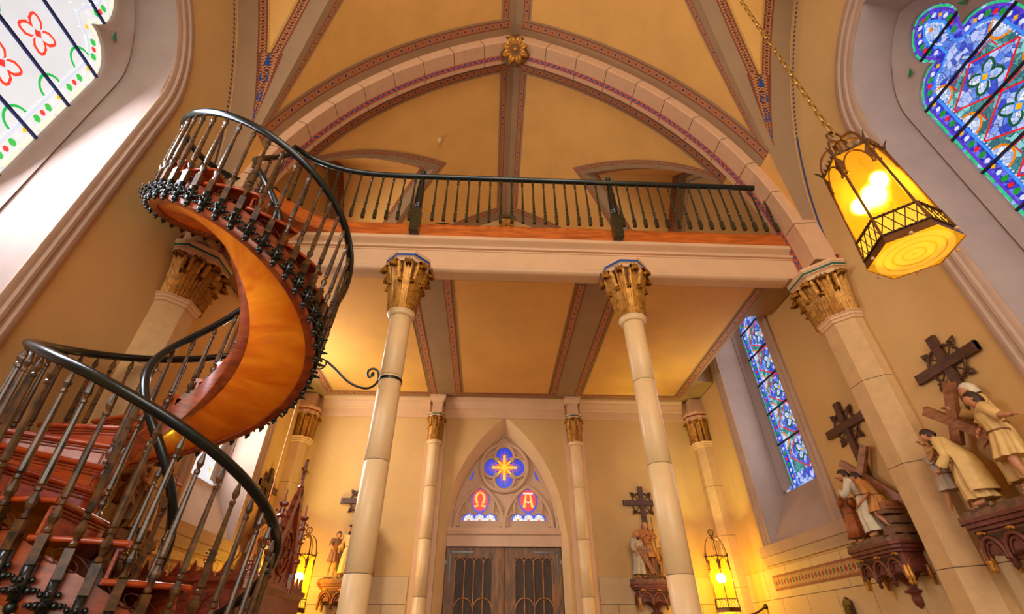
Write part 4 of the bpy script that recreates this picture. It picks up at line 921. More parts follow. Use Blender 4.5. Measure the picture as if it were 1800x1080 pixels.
def lantern(name, c, zb, zr, Rb, Rt, rot, label, top, power, chain_to=None, arm=None, bulbs=((.0, .0, .5),), group=None):
    root = thing(name, (c[0], c[1], zb), label, 'lantern', group); H = zr-zb
    k = Rb/.24
    zl0, zl1 = zb+.07*k, zb+.22*k     # lattice tier
    Rl0, Rl1 = Rb*1.0, Rb*.96
    A = hexp(c, Rb*1.06, zb, rot); B = hexp(c, Rl0, zl0, rot)
    MB().grid([A, B], closev=True).build('base_skirt', M_['brass'], root)
    MB().plate(hexp(c, Rb*1.04, zb+.004, rot), (0, 0, .006)).build('bottom_glass', M_['amber'], root)
    for q, (r0, r1) in enumerate(((.86, .70), (.66, .5), (.44, .28), (.22, .05))):
        MB().lathe([(Rb*r0, -.004), (Rb*(r0+r1)/2, -.016), (Rb*r1, -.004)], 24, (c[0], c[1], zb+.004), cap=False).build('ripple_ring', M_['amberp'], root, True)
    for k6, p in enumerate(hexp(c, Rb*1.0, zb, rot+PI/6)): MB().ball((p.x, p.y, p.z-.004), .012*k, 6, 4).build('stud', M_['cream'], root, True)
    L0, L1 = hexp(c, Rl0, zl0, rot), hexp(c, Rl1, zl1, rot); G0, G1 = hexp(c, Rl1*.98, zl1, rot), hexp(c, Rt, zr, rot)
    for i in range(6):
        j = (i+1) % 6; n = ((L0[i]+L0[j])/2-V((c[0], c[1], zl0))).normalized()
        MB().plate([L0[i]-n*.012, L0[j]-n*.012, L1[j]-n*.012, L1[i]-n*.012], n*.003).build('lattice_glass', M_['amberp'], root)
        lt = MB()
        for q in range(4):
            a0, a1 = q/4, (q+1)/4
            lt.tube([L0[i].lerp(L0[j], a0), L1[i].lerp(L1[j], a1)], .0035*k, 4); lt.tube([L0[i].lerp(L0[j], a1), L1[i].lerp(L1[j], a0)], .0035*k, 4)
        lt.build('lattice', M_['brassd'], root)
        MB().plate([G0[i]-n*.006, G0[j]-n*.006, G1[j]-n*.006, G1[i]-n*.006], n*.003).build('glass_pane', M_['amber'], root)
        MB().tube([G0[i], G1[i]], .009*k, 6).build('corner_bar', M_['brass'], root); MB().tube([L0[i], L1[i]], .009*k, 6).build('corner_bar', M_['brass'], root)
        for (a, b, r) in ((L0[i], L0[j], .009), (L1[i], L1[j], .009), (G1[i], G1[j], .008)):
            MB().tube([a, b], r*k, 6).build('rail', M_['brassd'], root)
            bd = MB()
            for q in range(9): p = a.lerp(b, (q+.5)/9); bd.ball(p+n*.006, .0075*k, 5, 3)
            bd.build('beading', M_['brassd'], root)
        # cusped arch at the head of the pane
        a, b = G1[i], G1[j]; dn = (G0[i]-G1[i]); ar = MB(); e = (b-a)
        ar.tube([a+e*(.5-.42*cos(t))+dn*(.30-.27*sin(t)) for t in frange(0, PI, 12)], .006*k, 5)
        for s in (.08, .92): ar.ball(a+e*s+dn*.30, .014*k, 5, 3)
        ar.plate([a, a+e*.16+dn*.12, a+dn*.32], n*.004); ar.plate([b, b+dn*.32, b-e*.16+dn*.12], n*.004)
        ar.build('pane_arch', M_['brass'], root)
        cr = MB()      # cresting
        for q in range(5):
            p = a.lerp(b, (q+.5)/5); cr.plate([p-e*.07, p+e*.07, p+V((0, 0, .035*k))+n*.01], n*.004)
        cr.build('cresting', M_['brassd'], root)
        MB().tube([a, a+V((0, 0, .05*k))+(a-V((c[0], c[1], a.z))).normalized()*.02*k, a+V((0, 0, .085*k))+(a-V((c[0], c[1], a.z))).normalized()*.045*k], [.009*k, .007*k, .002], 5).build('corner_spike', M_['brassd'], root)
        d = (a-V((c[0], c[1], a.z))); zt = top-zr
        MB().tube([V((c[0], c[1], zr))+d*(.98*cos(t*.98)**.7 if t < 1.5 else .06)+V((0, 0, zt*.95*sin(t))) for t in frange(0, 1.5, 10)], .0085*k, 5, flat=1.6).build('crown_strap', M_['brass'], root)
    MB().lathe([(.01, top-zr-.10*k), (.035*k, top-zr-.08*k), (.03*k, top-zr-.05*k), (.05*k, top-zr-.03*k), (.03*k, top-zr-.01*k), (.012*k, top-zr+.02*k)], 10, (c[0], c[1], zr)).build('hub', M_['brass'], root, True)
    MB().tube([(c[0]+.06*k*cos(t), c[1], top+.07*k+.06*k*sin(t)) for t in frange(0, 2*PI, 16)[:-1]], .009*k, 6, True).build('top_ring', M_['brass'], root, True)
    for bx, by, bz in bulbs:
        MB().ball((c[0]+bx, c[1]+by, lerp(zl1, zr, bz)), .05*k, 12, 8, (1, 1, 1.2)).build('bulb', M_['bulb'], root, True)
        MB().tube([(c[0]+bx, c[1]+by, lerp(zl1, zr, bz)+.05*k), (c[0]+bx*.5, c[1]+by*.5, zr-.02)], .012*k, 6).build('bulb_socket', M_['brassd'], root)
    l = bpy.data.lights.new(name+'_light', 'POINT'); l.energy = power; l.color = (1, .90, .24); l.shadow_soft_size = .07
    lo = bpy.data.objects.new(name+'_light', l); COL.objects.link(lo); lo.location = (c[0], c[1], lerp(zl1, zr, .5)); lo.parent = root; lo.matrix_parent_inverse = WM[root.name].inverted()
    if chain_to:
        ch = MB(); z = top+.13*k; q = 0
        while z < chain_to:
            fl = q % 2; L_ = .044
            ch.tube([(c[0]+(.017*cos(t) if fl else 0), c[1]+(0 if fl else .017*cos(t)), z+L_*sin(t)) for t in frange(0, 2*PI, 8)[:-1]], .0065, 4, True); z += .068; q += 1
        ch.build('chain', M_['chain'], root)
        MB().tube([(c[0], c[1], top+.26), (c[0]+.03, c[1], top+.22), (c[0]+.03, c[1], top+.17), (c[0], c[1], top+.14)], .007, 6).build('hook', M_['chain'], root)
    if arm:
        MB().tube(smoothpath([arm, (lerp(arm[0], c[0], .4), lerp(arm[1], c[1], .4), arm[2]-.12), (c[0], c[1], zb-.05)], 2), .016, 6).build('wall_arm', M_['brassd'], root, True)
        MB().ball(arm, .04, 8, 6).build('wall_plate', M_['brassd'], root, True)
        for k4 in range(4):
            a = PI/4+PI/2*k4; MB().tube([(c[0]+.03*k*cos(a)+.022*k*cos(t), c[1], top+.07*k+.03*k*sin(a)+.022*k*sin(t)) for t in frange(0, 2*PI, 10)[:-1]], .004*k, 5, True).build('ring_foil', M_['brassd'], root)
    return root
lantern('hanging_lantern', (2.22, 1.97), 3.40, 4.25, .232, .185, .32, 'large amber glass hexagonal lantern hanging on a chain at the upper right', 4.50, 40, chain_to=9.9, bulbs=((-.07, .06, .42), (.03, -.06, .62)))
lantern('wall_lantern', (3.47, 8.5), 1.92, 2.68, .19, .185, .2, 'amber wall lantern glowing in the right back corner beside the column', 3.0, 300, arm=(4.08, 8.5, 2.0), group='glowing wall lanterns')
lantern('wall_lantern', (-3.22, 8.5), 1.92, 2.68, .19, .185, .2, 'amber wall lantern glowing in the left back corner beside the carved gable', 3.0, 300, arm=(-4.08, 8.5, 2.0), group='glowing wall lanterns')
# ---------------------------------------------------------------- wheel crosses and carved reliefs
M_['crosswood'] = wood('dark_cross_wood', (52, 26, 12), (92, 50, 26), .5, (10, 10, 30), .1)
M_['relwood'] = wood('carved_cross_wood', (110, 62, 30), (160, 100, 56), .5, (10, 10, 30), .1)
M_['console'] = mat('red_brown_console', (122, 62, 46), .5, .22, 14, bump=.2, bscale=40)
M_['rock'] = mat('painted_rock', (136, 92, 62), .7, .3, 16, bump=.5, bscale=30, col2=(84, 66, 50))
M_['skin'] = mat('painted_skin', (196, 132, 88), .5, .1, 14)
M_['hair'] = mat('dark_hair', (64, 38, 20), .6, .2, 20)
ROBE = {k: mat('robe_'+k, c, .55, .12, 10) for k, c in dict(cream=(222, 180, 108), white=(214, 198, 166), ochre=(196, 128, 60), brown=(150, 100, 58), grey=(176, 158, 134), rust=(170, 92, 46), gold=(206, 146, 52), blue=(90, 84, 110)).items()}
class Loc:
    def __init__(s, o, rz): s.M = Matrix.Translation(V(o))@Matrix.Rotation(rz, 4, 'Z')
    def __call__(s, m):
        m.v = [tuple(s.M@V(p)) for p in m.v]; return m
def wheel_cross(o, rz, label):
    L = Loc(o, rz); r = thing('wheel_cross', o, label, 'cross', 'dark wheel crosses on the walls')
    w = .046
    L(MB().box(-w, w, -.05, -.01, -.72, .30)).build('upright', M_['crosswood'], r)
    L(MB().box(-.355, .355, -.056, -.012, -w, w)).build('crossbar', M_['crosswood'], r)
    for x in (-1, 1): L(MB().plate([(x*.355, -.056, -w*1.15), (x*.355, -.056, w*1.15), (x*.33, -.06, w*.9), (x*.33, -.06, -w*.9)], (0, .04, 0))).build('bar_end', M_['crosswood'], r)
    L(MB().tube([(.185*cos(t), -.03, .185*sin(t)) for t in frange(0, 2*PI, 28)[:-1]], .0145, 6, True)).build('ring', M_['crosswood'], r, True)
    for k in range(4):
        a = PI/4+k*PI/2; d = V((cos(a), 0, sin(a))); n = V((-sin(a), 0, cos(a))); y = V((0, -.03, 0))
        L(MB().tube([y+d*.04, y+d*.19], .008, 5)).build('spoke', M_['crosswood'], r)
        f = MB(); f.ball(y+d*.235, .022, 6, 4); f.ball(y+d*.262, .013, 6, 4)
        for s in (-1, 1): f.ball(y+d*.215+n*(s*.028), .016, 6, 4); f.ball(y+d*.205+n*(s*.01), .014, 6, 4)
        f.plate([y+d*.19-n*.01, y+d*.24-n*.03, y+d*.285, y+d*.24+n*.03, y+d*.19+n*.01], (0, .012, 0))
        L(f).build('leaf_finial', M_['crosswood'], r)
    return r
def figure(parent, L, o, h, face, cloth, kind='long', lean=0., J={}, hair='hair', beard=True, tilt=0., mantle=None, hood=None, cloth2=None):
    f = V((cos(face), sin(face), 0)); s = V((f.y, -f.x, 0)); o = V(o)
    D = dict(pelvis=(0, 0, .52), chest=(0, .01, .73), neck=(0, .0, .83), head=(0, .025, .915), crown=(0, .03, .965),
             shr=(.105, 0, .79), elr=(.16, .03, .63), wrr=(.14, .13, .53), shl=(-.105, 0, .79), ell=(-.16, .03, .63), wrl=(-.14, .13, .53),
             hir=(.055, 0, .5), knr=(.065, .03, .28), anr=(.065, -.01, .05), tor=(.075, .09, .02), hil=(-.055, 0, .5), knl=(-.065, .03, .28), anl=(-.065, -.01, .05), tol=(-.075, .09, .02))
    D.update(J); W = {}
    for k, (a, b, c) in D.items():
        if lean and k in ('chest', 'neck', 'head', 'crown', 'shr', 'shl') or (lean and k in ('elr', 'ell', 'wrr', 'wrl') and k not in J):
            dz, dy = c-.52, b; b, c = dy*cos(lean)+dz*sin(lean), .52+dz*cos(lean)-dy*sin(lean)
        W[k] = o+(s*a+f*b+V((0, 0, c)))*h
    rad = dict(pelvis=.075, chest=.085, neck=.034, head=.05, crown=.038, shr=.042, elr=.03, wrr=.021, shl=.042, ell=.03, wrl=.021, hir=.06, knr=.043, anr=.026, tor=.02, hil=.06, knl=.043, anl=.026, tol=.02)
    ks = list(W); idx = {k: i for i, k in enumerate(ks)}
    E = [('pelvis', 'chest'), ('chest', 'neck'), ('neck', 'head'), ('head', 'crown'), ('chest', 'shr'), ('shr', 'elr'), ('elr', 'wrr'), ('chest', 'shl'), ('shl', 'ell'), ('ell', 'wrl'), ('pelvis', 'hir'), ('hir', 'knr'), ('knr', 'anr'), ('anr', 'tor'), ('pelvis', 'hil'), ('hil', 'knl'), ('knl', 'anl'), ('anl', 'tol')]
    me = bpy.data.meshes.new('figure'); me.from_pydata([tuple(L.M@W[k]) for k in ks], [(idx[a], idx[b]) for a, b in E], []); me.materials.append(M_['skin'])
    fig = put(me, 'figure', parent); sk = fig.modifiers.new('skin', 'SKIN'); fig.modifiers.new('sub', 'SUBSURF').levels = 1; fig.modifiers['sub'].render_levels = 1; sk.use_smooth_shade = True
    for i, k in enumerate(ks):
        q = me.skin_vertices[0].data[i]; q.radius = (rad[k]*h, rad[k]*h); q.use_root = (k == 'pelvis')
    # head with brow, nose, chin
    up = (W['crown']-W['neck']).normalized(); hf = (f-up*f.dot(up)).normalized(); hs = hf.cross(up); hc = W['head']+hf*.004*h
    m = MB(); P = []
    for j in range(11):
        v = PI*j/10; row = []
        for i in range(14):
            a = 2*PI*i/14; x, y, z = .056*sin(v)*sin(a), .066*sin(v)*cos(a), .078*cos(v)
            if cos(a) > .2:
                if -.03 < z < .012 and abs(sin(a)) < .3: y += .016*(1-abs(z+.012)/.03)      # nose
                if .002 < z < .022 and .2 < abs(sin(a)) < .6: y -= .008                     # eye sockets
                if z > .022 and z < .035: y += .004
                if z < -.055: y += .010
            row.append(hc+(hs*x+hf*y+up*z)*h)
        P.append(row)
    m.grid(P, closev=True)
    for sd in (-1, 1): m.ball(hc+(hs*(sd*.057)-up*.005)*h, .014*h, 5, 4)
    L(m).build('head', M_['skin'], fig, True)
    m = MB(); P = []
    for j in range(7):
        v = PI*.62*j/6; P.append([hc+(hs*(.066*sin(v)*sin(a))+hf*(.074*sin(v)*cos(a)-.012-(.02 if cos(a) > .2 and j > 3 else 0))+up*(.09*cos(v)-(0.02 if cos(a) < 0 and j > 4 else 0)))*h for a in [2*PI*i/12 for i in range(12)]])
    m.grid(P, closev=True)
    if hair != 'none': L(m).build('hood' if hood else 'hair', ROBE[hood] if hood else M_[hair], fig, True)
    if beard: L(MB().ball(hc+(hf*.045-up*.068)*h, .036*h, 8, 6, (.9, .9, 1.3))).build('beard', M_['hair'], fig, True)
    # garment
    hem = .06 if kind == 'long' else .33
    kn = (W['knr']+W['knl'])/2; an = (W['anr']+W['anl'])/2
    path = [W['neck']+(W['chest']-W['neck'])*.12, W['chest'].lerp(W['neck'], .5), W['chest'], W['chest'].lerp(W['pelvis'], .55), W['pelvis'].lerp(W['chest'], .2), W['pelvis'], W['pelvis'].lerp(kn, .5)]
    rs = [(.045, .042), (.115, .07), (.115, .092), (.092, .08), (.09, .078), (.105, .092), (.125, .108)]
    if kind == 'long': path += [kn, kn.lerp(an, .5), an+V((0, 0, .02*h))]; rs += [(.135, .118), (.148, .13), (.165, .15)]
    else: path += [W['pelvis'].lerp(kn, .85)]; rs += [(.15, .125)]
    spread = (W['knr']-W['knl']).length/h
    m = MB(); P = []; nA = 64; ph = random.random()*6
    for i, (p, (ra, rb)) in enumerate(zip(path, rs)):
        t = i/(len(path)-1); row = []; ra = ra+max(0, spread-.14)*.45*t
        for k in range(nA):
            a = 2*PI*k/nA; fold = 1+(.13*max(0, t-.15))*sin(a*9+ph+t*1.5)+(.05*t)*sin(a*3+ph*2)
            row.append(p+(s*(ra*cos(a))+f*(rb*sin(a)))*h*fold)
        P.append(row)
    m.grid(P, closev=True); m.add(P[-1], [tuple(range(nA))])
    for e in ('r', 'l'):
        pts = [W['sh'+e].lerp(W['chest'], .35), W['sh'+e], W['sh'+e].lerp(W['el'+e], .5), W['el'+e]]
        rr = [.07, .058, .05, .05]
        if kind == 'long': pts += [W['el'+e].lerp(W['wr'+e], .75)]; rr += [.058]
        m.tube(pts, [q*h for q in rr], 10)
    L(m).build('robe' if kind == 'long' else 'tunic', ROBE[cloth], fig, True)
    L(MB().tube([W['pelvis'].lerp(W['chest'], .22)+(s*(.099*cos(2*PI*k/16))+f*(.087*sin(2*PI*k/16)))*h for k in range(16)], .009*h, 5, True)).build('belt', ROBE[cloth2 or 'brown'], fig, True)
    if mantle:
        m = MB(); P = []
        for i in range(9):
            t = i/8; p = W['neck'].lerp(W['pelvis'], min(1, t*1.4)) if t < .7 else W['pelvis'].lerp(an, (t-.7)/.3*.8)
            row = []
            for k in range(11):
                a = PI*.92+PI*1.25*k/10; r = (.10+.09*t)*(1+.07*sin(k*2.4+t*5)); row.append(p+(s*(r*1.15*cos(a))+f*(r*sin(a)))*h)
            P.append(row)
        m.grid(P); L(m).build('mantle', ROBE[mantle], fig, True)
    for e, sd in (('r', 1), ('l', -1)):
        w_ = W['wr'+e]; d = (w_-W['el'+e]).normalized(); n = d.cross(V((0, 0, 1)));
        n = n.normalized() if n.length > .01 else s; u2 = n.cross(d); m = MB()
        m.obox(w_+d*.03*h, (d, n, u2), (.03*h, .022*h, .011*h))
        for q in range(4):
            b = w_+d*.058*h+n*((q-1.5)*.012*h); L_ = (.036, .042, .04, .03)[q]*h; m.tube([b, b+d*L_*.55-u2*.004*h, b+d*L_-u2*.015*h], [.0065*h, .006*h, .004*h], 5)
        b = w_+d*.02*h+n*(sd*.022*h); m.tube([b, b+n*(sd*.014*h)+d*.018*h, b+n*(sd*.012*h)+d*.036*h], [.008*h, .007*h, .005*h], 5)
        L(m).build('hand', M_['skin'], fig, True)
    for e in ('r', 'l'):
        if kind != 'long': continue
        m = MB().tube([W['an'+e], W['an'+e].lerp(W['to'+e], .6), W['to'+e]], [.03*h, .028*h, .016*h], 8); L(m).build('foot', M_['skin'], fig, True)
    return fig
def console(root, L):
    c = L(MB().plate([(-.40, 0, 2.335), (-.40, -.27, 2.335), (-.33, -.33, 2.335), (.33, -.33, 2.335), (.40, -.27, 2.335), (.40, 0, 2.335)], (0, 0, .03))).build('console', M_['console'], root)
    for sc, z0, z1 in ((.95, 2.30, 2.335), (.88, 2.27, 2.30), (.80, 2.10, 2.27)):
        L(MB().plate([(x*sc, y*sc, z0) for x, y in ((-.40, 0), (-.40, -.27), (-.33, -.33), (.33, -.33), (.40, -.27), (.40, 0))], (0, 0, z1-z0))).build('console_tier', M_['console'], c)
    # arcade with pendants
    edge = [((-.32, -.262), (-.11, -.262)), ((-.11, -.262), (.11, -.262)), ((.11, -.262), (.32, -.262)), ((-.325, -.03), (-.325, -.23)), ((.325, -.03), (.325, -.23))]
    for a, b in edge:
        a, b = V((*a, 0)), V((*b, 0)); e = b-a; nn = V((-e.y, e.x, 0)).normalized()*-.012
        ar = MB(); ar.tube([a+e*(.5-.46*cos(t))+V((0, 0, 2.06+.16*sin(t)**.8))+nn for t in frange(0, PI, 10)], .016, 6)
        ar.tube([a+e*(.5-.30*cos(t))+V((0, 0, 2.08+.10*sin(t)))+nn for t in frange(0, PI, 8)], .008, 5)
        L(ar).build('arch', M_['console'], c, True)
        for q in (a, b): L(MB().lathe([(.004, -.075), (.022, -.05), (.012, -.03), (.026, -.01), (.022, .02), (.018, .10)], 8, (q.x, q.y, 2.05))).build('pendant', M_['gold'] if abs(q.x) > .3 else M_['console'], c, True)
    L(MB().lathe([(.02, 1.80), (.05, 1.83), (.065, 1.88), (.05, 1.92), (.10, 1.94), (.10, 1.955), (.05, 1.97), (.07, 2.02), (.15, 2.08), (.24, 2.14)], 14, (0, 0, 0), PI, PI)).build('corbel', M_['console'], c, True)
    # inscription band
    L(MB().box(-.30, .30, -.268, -.264, 2.195, 2.245)).build('inscription_band', M_['brassd'], c)
    lf = MB()
    for x in (-.26, 0, .26): lf.ball((x, -.272, 2.26), .025, 6, 4, (1.6, .5, .7)); lf.ball((x+.04, -.272, 2.25), .015, 5, 3)
    L(lf).build('gilt_leaf', M_['gold'], c, True)
    g = MB(); random.seed(int(L.M.translation.x*37+L.M.translation.y*91)); P = []
    for j in range(7):
        row = []
        for i in range(17):
            x = lerp(-.385, .385, i/16); y = lerp(0, -.31, j/6)*(1 if abs(x) < .33 else .9); z = 2.43+random.uniform(-.018, .022)-.02*(j == 6)
            row.append((x, y, z))
        P.append(row)
    P.append([(x, y-.004, 2.36) for x, y, z in P[-1]]); g.grid(P)
    for col in (0, 16): g.grid([[p[col] for p in P], [(p[col][0], p[col][1], 2.36) for p in P]])
    L(g).build('rocky_ground', M_['rock'], root)
    return c
def carried_cross(root, L, a, b, c, d, w=.075, t=.05, mt='relwood'):
    a, b, c, d = V(a), V(b), V(c), V(d); u = (b-a).normalized(); n = u.cross((d-c).normalized())
    L(MB().beam(a, b, w, t, n)).build('carried_cross', M_[mt], root); L(MB().beam(c, d, w, t, n)).build('cross_arm', M_[mt], root)
def station(o, rz, label, comp):
    L = Loc(o, rz); r = thing('relief_sculpture', (o[0], o[1], 1.8), label, 'relief sculpture', 'carved reliefs on wall consoles'); console(r, L); Z = 2.44
    # backing stone joins the carved group to the wall
    if comp == 'helper':      # robed man under a leaning cross, kneeling woman, helper, rocks
        carried_cross(r, L, (-.08, -.17, 3.28), (.46, -.04, 2.70), (.28, -.08, 3.37), (.06, -.14, 3.03), .08)
        figure(r, L, (.08, -.2, Z), .76, -PI*.8, 'white', 'long', .30, dict(elr=(.15, .12, .70), wrr=(.04, .2, .82), ell=(-.14, .14, .62), wrl=(-.06, .24, .60)))
        figure(r, L, (.25, -.18, Z), .70, -PI*.85, 'ochre', 'tunic', .42, dict(elr=(.12, .24, .66), wrr=(.02, .33, .74), ell=(-.16, .05, .56), wrl=(-.16, .2, .45), knl=(-.08, .06, .28), anl=(-.1, -.1, .05), tol=(-.1, 0, .02)))
        figure(r, L, (-.22, -.2, Z-.05), .62, -PI*.2, 'rust', 'long', .1, dict(knr=(.07, .12, .26), anr=(.08, -.06, .22), tor=(.08, -.14, .16), elr=(.12, .16, .68), wrr=(.05, .24, .82), ell=(-.12, .14, .64), wrl=(-.05, .22, .76)), beard=False, hood='white')
        rk = MB()
        for x, y, z, sx_, sz in ((.31, -.13, 2.47, .17, .08), (.33, -.12, 2.56, .14, .07), (.32, -.15, 2.64, .12, .04)): rk.box(x-sx_/2, x+sx_/2, y-.12, y+.1, z-sz/2, z+sz/2)
        L(rk).build('rock_pile', M_['rock'], r)
        L(MB().box(.26, .40, -.24, -.06, 2.66, 2.74)).build('basket', M_['relwood'], r)
    elif comp == 'procession':
        carried_cross(r, L, (.17, -.22, 3.45), (-.14, -.14, 2.98), (-.20, -.22, 3.33), (.30, -.10, 2.80), .088)
        figure(r, L, (-.10, -.24, Z), .74, -PI*.8, 'cream', 'long', .42, dict(elr=(.15, .16, .66), wrr=(.05, .26, .78), ell=(-.15, .1, .56), wrl=(-.1, .22, .44)), mantle='cream')
        figure(r, L, (-.37, -.2, Z), .60, -PI*.1, 'grey', 'tunic', -.12, dict(elr=(.16, .14, .74), wrr=(.1, .26, .86), ell=(-.15, .16, .72), wrl=(-.08, .26, .84), knl=(-.07, .12, .30), anl=(-.07, .06, .05), tol=(-.08, .15, .02), knr=(.08, -.02, .27), anr=(.1, -.12, .05), tor=(.1, -.03, .02)), hair='none', beard=False)
        figure(r, L, (.24, -.10, Z+.05), .93, -PI*.75, 'cream', 'long', .06, dict(elr=(.16, .1, .72), wrr=(.1, .22, .80)), hood='white')
        figure(r, L, (.34, -.24, Z), .84, -PI*.75, 'cream', 'tunic', .05, dict(elr=(.18, .0, .64), wrr=(.22, .1, .56), ell=(-.18, -.06, .66), wrl=(-.28, -.14, .62), knr=(.09, .03, .28), anr=(.12, -.06, .05)), beard=False)
    elif comp == 'soldier':
        carried_cross(r, L, (-.28, -.20, 3.02), (-.02, -.24, 2.50), (-.30, -.2, 2.74), (.0, -.2, 2.86), .07)
        figure(r, L, (-.02, -.12, Z+.04), .86, -PI/2, 'ochre', 'tunic', 0., dict(elr=(.15, .1, .68), wrr=(.05, .16, .72), ell=(-.15, .12, .68), wrl=(-.06, .18, .66)), hair='none', beard=False)
        L(MB().ball((-.02, -.14, 3.27), .06, 10, 6, (1, 1, .8))).build('helmet', mat('steel_helmet', (150, 150, 150), .3, .1, 10, .8), r, True)
        L(MB().tube([(.13, -.12, 2.5), (.13, -.10, 3.42)], .007, 5)).build('spear', M_['crosswood'], r)
        figure(r, L, (-.24, -.16, Z), .74, -PI*.35, 'grey', 'long', .15, {}, hood='ochre')
        figure(r, L, (.22, -.2, Z-.08), .66, -PI*.62, 'gold', 'long', .28, dict(knr=(.07, .12, .26), anr=(.08, -.06, .2), tor=(.08, -.14, .14)), mantle='white', hood='grey')
    else:
        carried_cross(r, L, (.25, -.10, 3.24), (-.26, -.10, 2.9), (.02, -.12, 3.30), (.18, -.1, 2.95), .07)
        figure(r, L, (-.24, -.17, Z), .70, -PI*.3, 'brown', 'tunic', .2, dict(elr=(.16, .12, .66), wrr=(.12, .22, .58), ell=(-.16, .0, .64), wrl=(-.2, .1, .55)), beard=False)
        figure(r, L, (.0 if comp == 'pair' else .13, -.17, Z), .80, -PI*.6, 'gold' if comp == 'figures' else 'cream', 'long', .12, {}, mantle='white')
        if comp == 'figures': figure(r, L, (-.02, -.24, Z-.1), .6, -PI*.5, 'white', 'long', .3, dict(knr=(.07, .12, .26), anr=(.08, -.06, .22), tor=(.08, -.14, .16)))
        else: figure(r, L, (.32, -.12, Z), .84, -PI*.55, 'rust', 'long', 0., dict(elr=(.15, .12, .66), wrr=(-.04, .17, .66), ell=(-.15, .12, .66), wrl=(.04, .17, .64)))
    return r
R90 = PI/2
wheel_cross((4.1, 5.33, 3.69), -R90, 'dark wheel cross on the right wall above the relief beside the window')
wheel_cross((4.1, 3.77, 3.69), -R90, 'largest dark wheel cross above the relief at the right edge')
wheel_cross((2.58, YB, 3.68), 0, 'dark wheel cross on the back wall above the relief with the helmeted soldier')
wheel_cross((-2.65, YB, 3.68), 0, 'dark wheel cross on the back wall half hidden by the left column')
wheel_cross((-4.1, 8.45, 3.72), R90, 'brown wheel cross on the left wall above the carved gable')
station((4.1, 5.40, 0), -R90, 'painted relief of a stooping robed man helped under a leaning cross, beside the window', 'helper')
station((4.1, 3.85, 0), -R90, 'painted relief of cream robed figures dragging a cross at the right edge', 'procession')
station((2.55, YB, 0), 0, 'painted relief with a helmeted soldier on the back wall right of the door', 'soldier')
station((-2.66, YB, 0), 0, 'painted relief on the back wall half hidden behind the left column', 'pair')
station((-4.1, 5.30, 0), R90, 'painted relief of orange robed figures seen between the staircase balusters', 'figures3')
station((-4.1, 8.40, 0), R90, 'painted relief on the left wall behind the carved gable', 'figures')
# ---------------------------------------------------------------- carved gothic confessional against the left wall
M_['mahog'] = wood('red_brown_carved_wood', (92, 28, 12), (158, 62, 30), .32, (8, 8, 24), .4)
cf = thing('confessional', (-3.4, 6.6, 0), 'red brown carved gothic confessional with gable, pinnacles and cross behind the stair', 'confessional')
MB().box(-4.05, -2.82, 5.72, 7.6, 0, 2.02).build('body', M_['mahog'], cf)
for a, b in (((-4.05, 5.72), (-2.82, 5.72)), ((-2.82, 5.72), (-2.82, 7.6))):
    autosmooth(MB().sweep([a, b], [(-.05, 2.0), (.01, 2.0), (.02, 2.03), (.05, 2.06), (.05, 2.10), (-.05, 2.10)]).build('cornice', M_['mahog'], cf))
for k in range(8):
    x = -4.0+.16*k; MB().plate([(x-.07, 5.70, 2.10), (x+.07, 5.70, 2.10), (x+.07, 5.70, 2.13), (x+.028, 5.70, 2.16), (x+.02, 5.70, 2.20), (x, 5.70, 2.25), (x-.02, 5.70, 2.20), (x-.028, 5.70, 2.16), (x-.07, 5.70, 2.13)], (0, .03, 0)).build('cresting_leaf', M_['mahog'], cf)
for k in range(12):
    y = 5.78+.15*k; MB().plate([(-2.79, y-.07, 2.10), (-2.79, y+.07, 2.10), (-2.79, y+.07, 2.13), (-2.79, y+.028, 2.16), (-2.79, y, 2.25), (-2.79, y-.028, 2.16), (-2.79, y-.07, 2.13)], (-.03, 0, 0)).build('cresting_leaf', M_['mahog'], cf)
def pinnacle(x, y, z0, z1, r=.05, parent=None):
    h = z1-z0; p = MB().lathe([(r, z0), (r, z0+h*.30), (r*1.35, z0+h*.32), (r*1.35, z0+h*.35), (r*.8, z0+h*.37), (r*.75, z0+h*.52), (r*1.15, z0+h*.54), (r*.7, z0+h*.57), (r*.62, z0+h*.68), (r*1.0, z0+h*.70), (r*.5, z0+h*.73), (r*.45, z0+h*.80), (r*.95, z0+h*.83), (r*.95, z0+h*.85), (r*.25, z0+h*.87), (r*.12, z1)], 8, (x, y, 0)).build('pinnacle', M_['mahog'], parent or cf)
    m = MB()
    for q in (.42, .60, .76):
        for a in range(4): m.ball((x+r*1.1*cos(PI/2*a+PI/4), y+r*1.1*sin(PI/2*a+PI/4), z0+h*q), r*.3, 5, 3)
    m.build('crockets', M_['mahog'], p); return p
pinnacle(-3.24, 5.74, 2.0, 2.42, .045); pinnacle(-2.80, 5.74, 2.0, 2.30, .04)
# end panel with tracery facing the nave
for x in (-3.78, -3.50, -3.08): 
    MB().tube([(x-.10, 5.712, .4), (x-.10, 5.712, 1.8)]+[(x-.10*cos(t), 5.712, 1.8+.14*sin(t)) for t in frange(0, PI, 8)]+[(x+.10, 5.712, .4)], .012, 6).build('panel_arch', M_['mahog'], cf, True)
MB().box(-3.30, -3.18, 5.69, 5.74, 0, 2.16).build('post', M_['mahog'], cf)
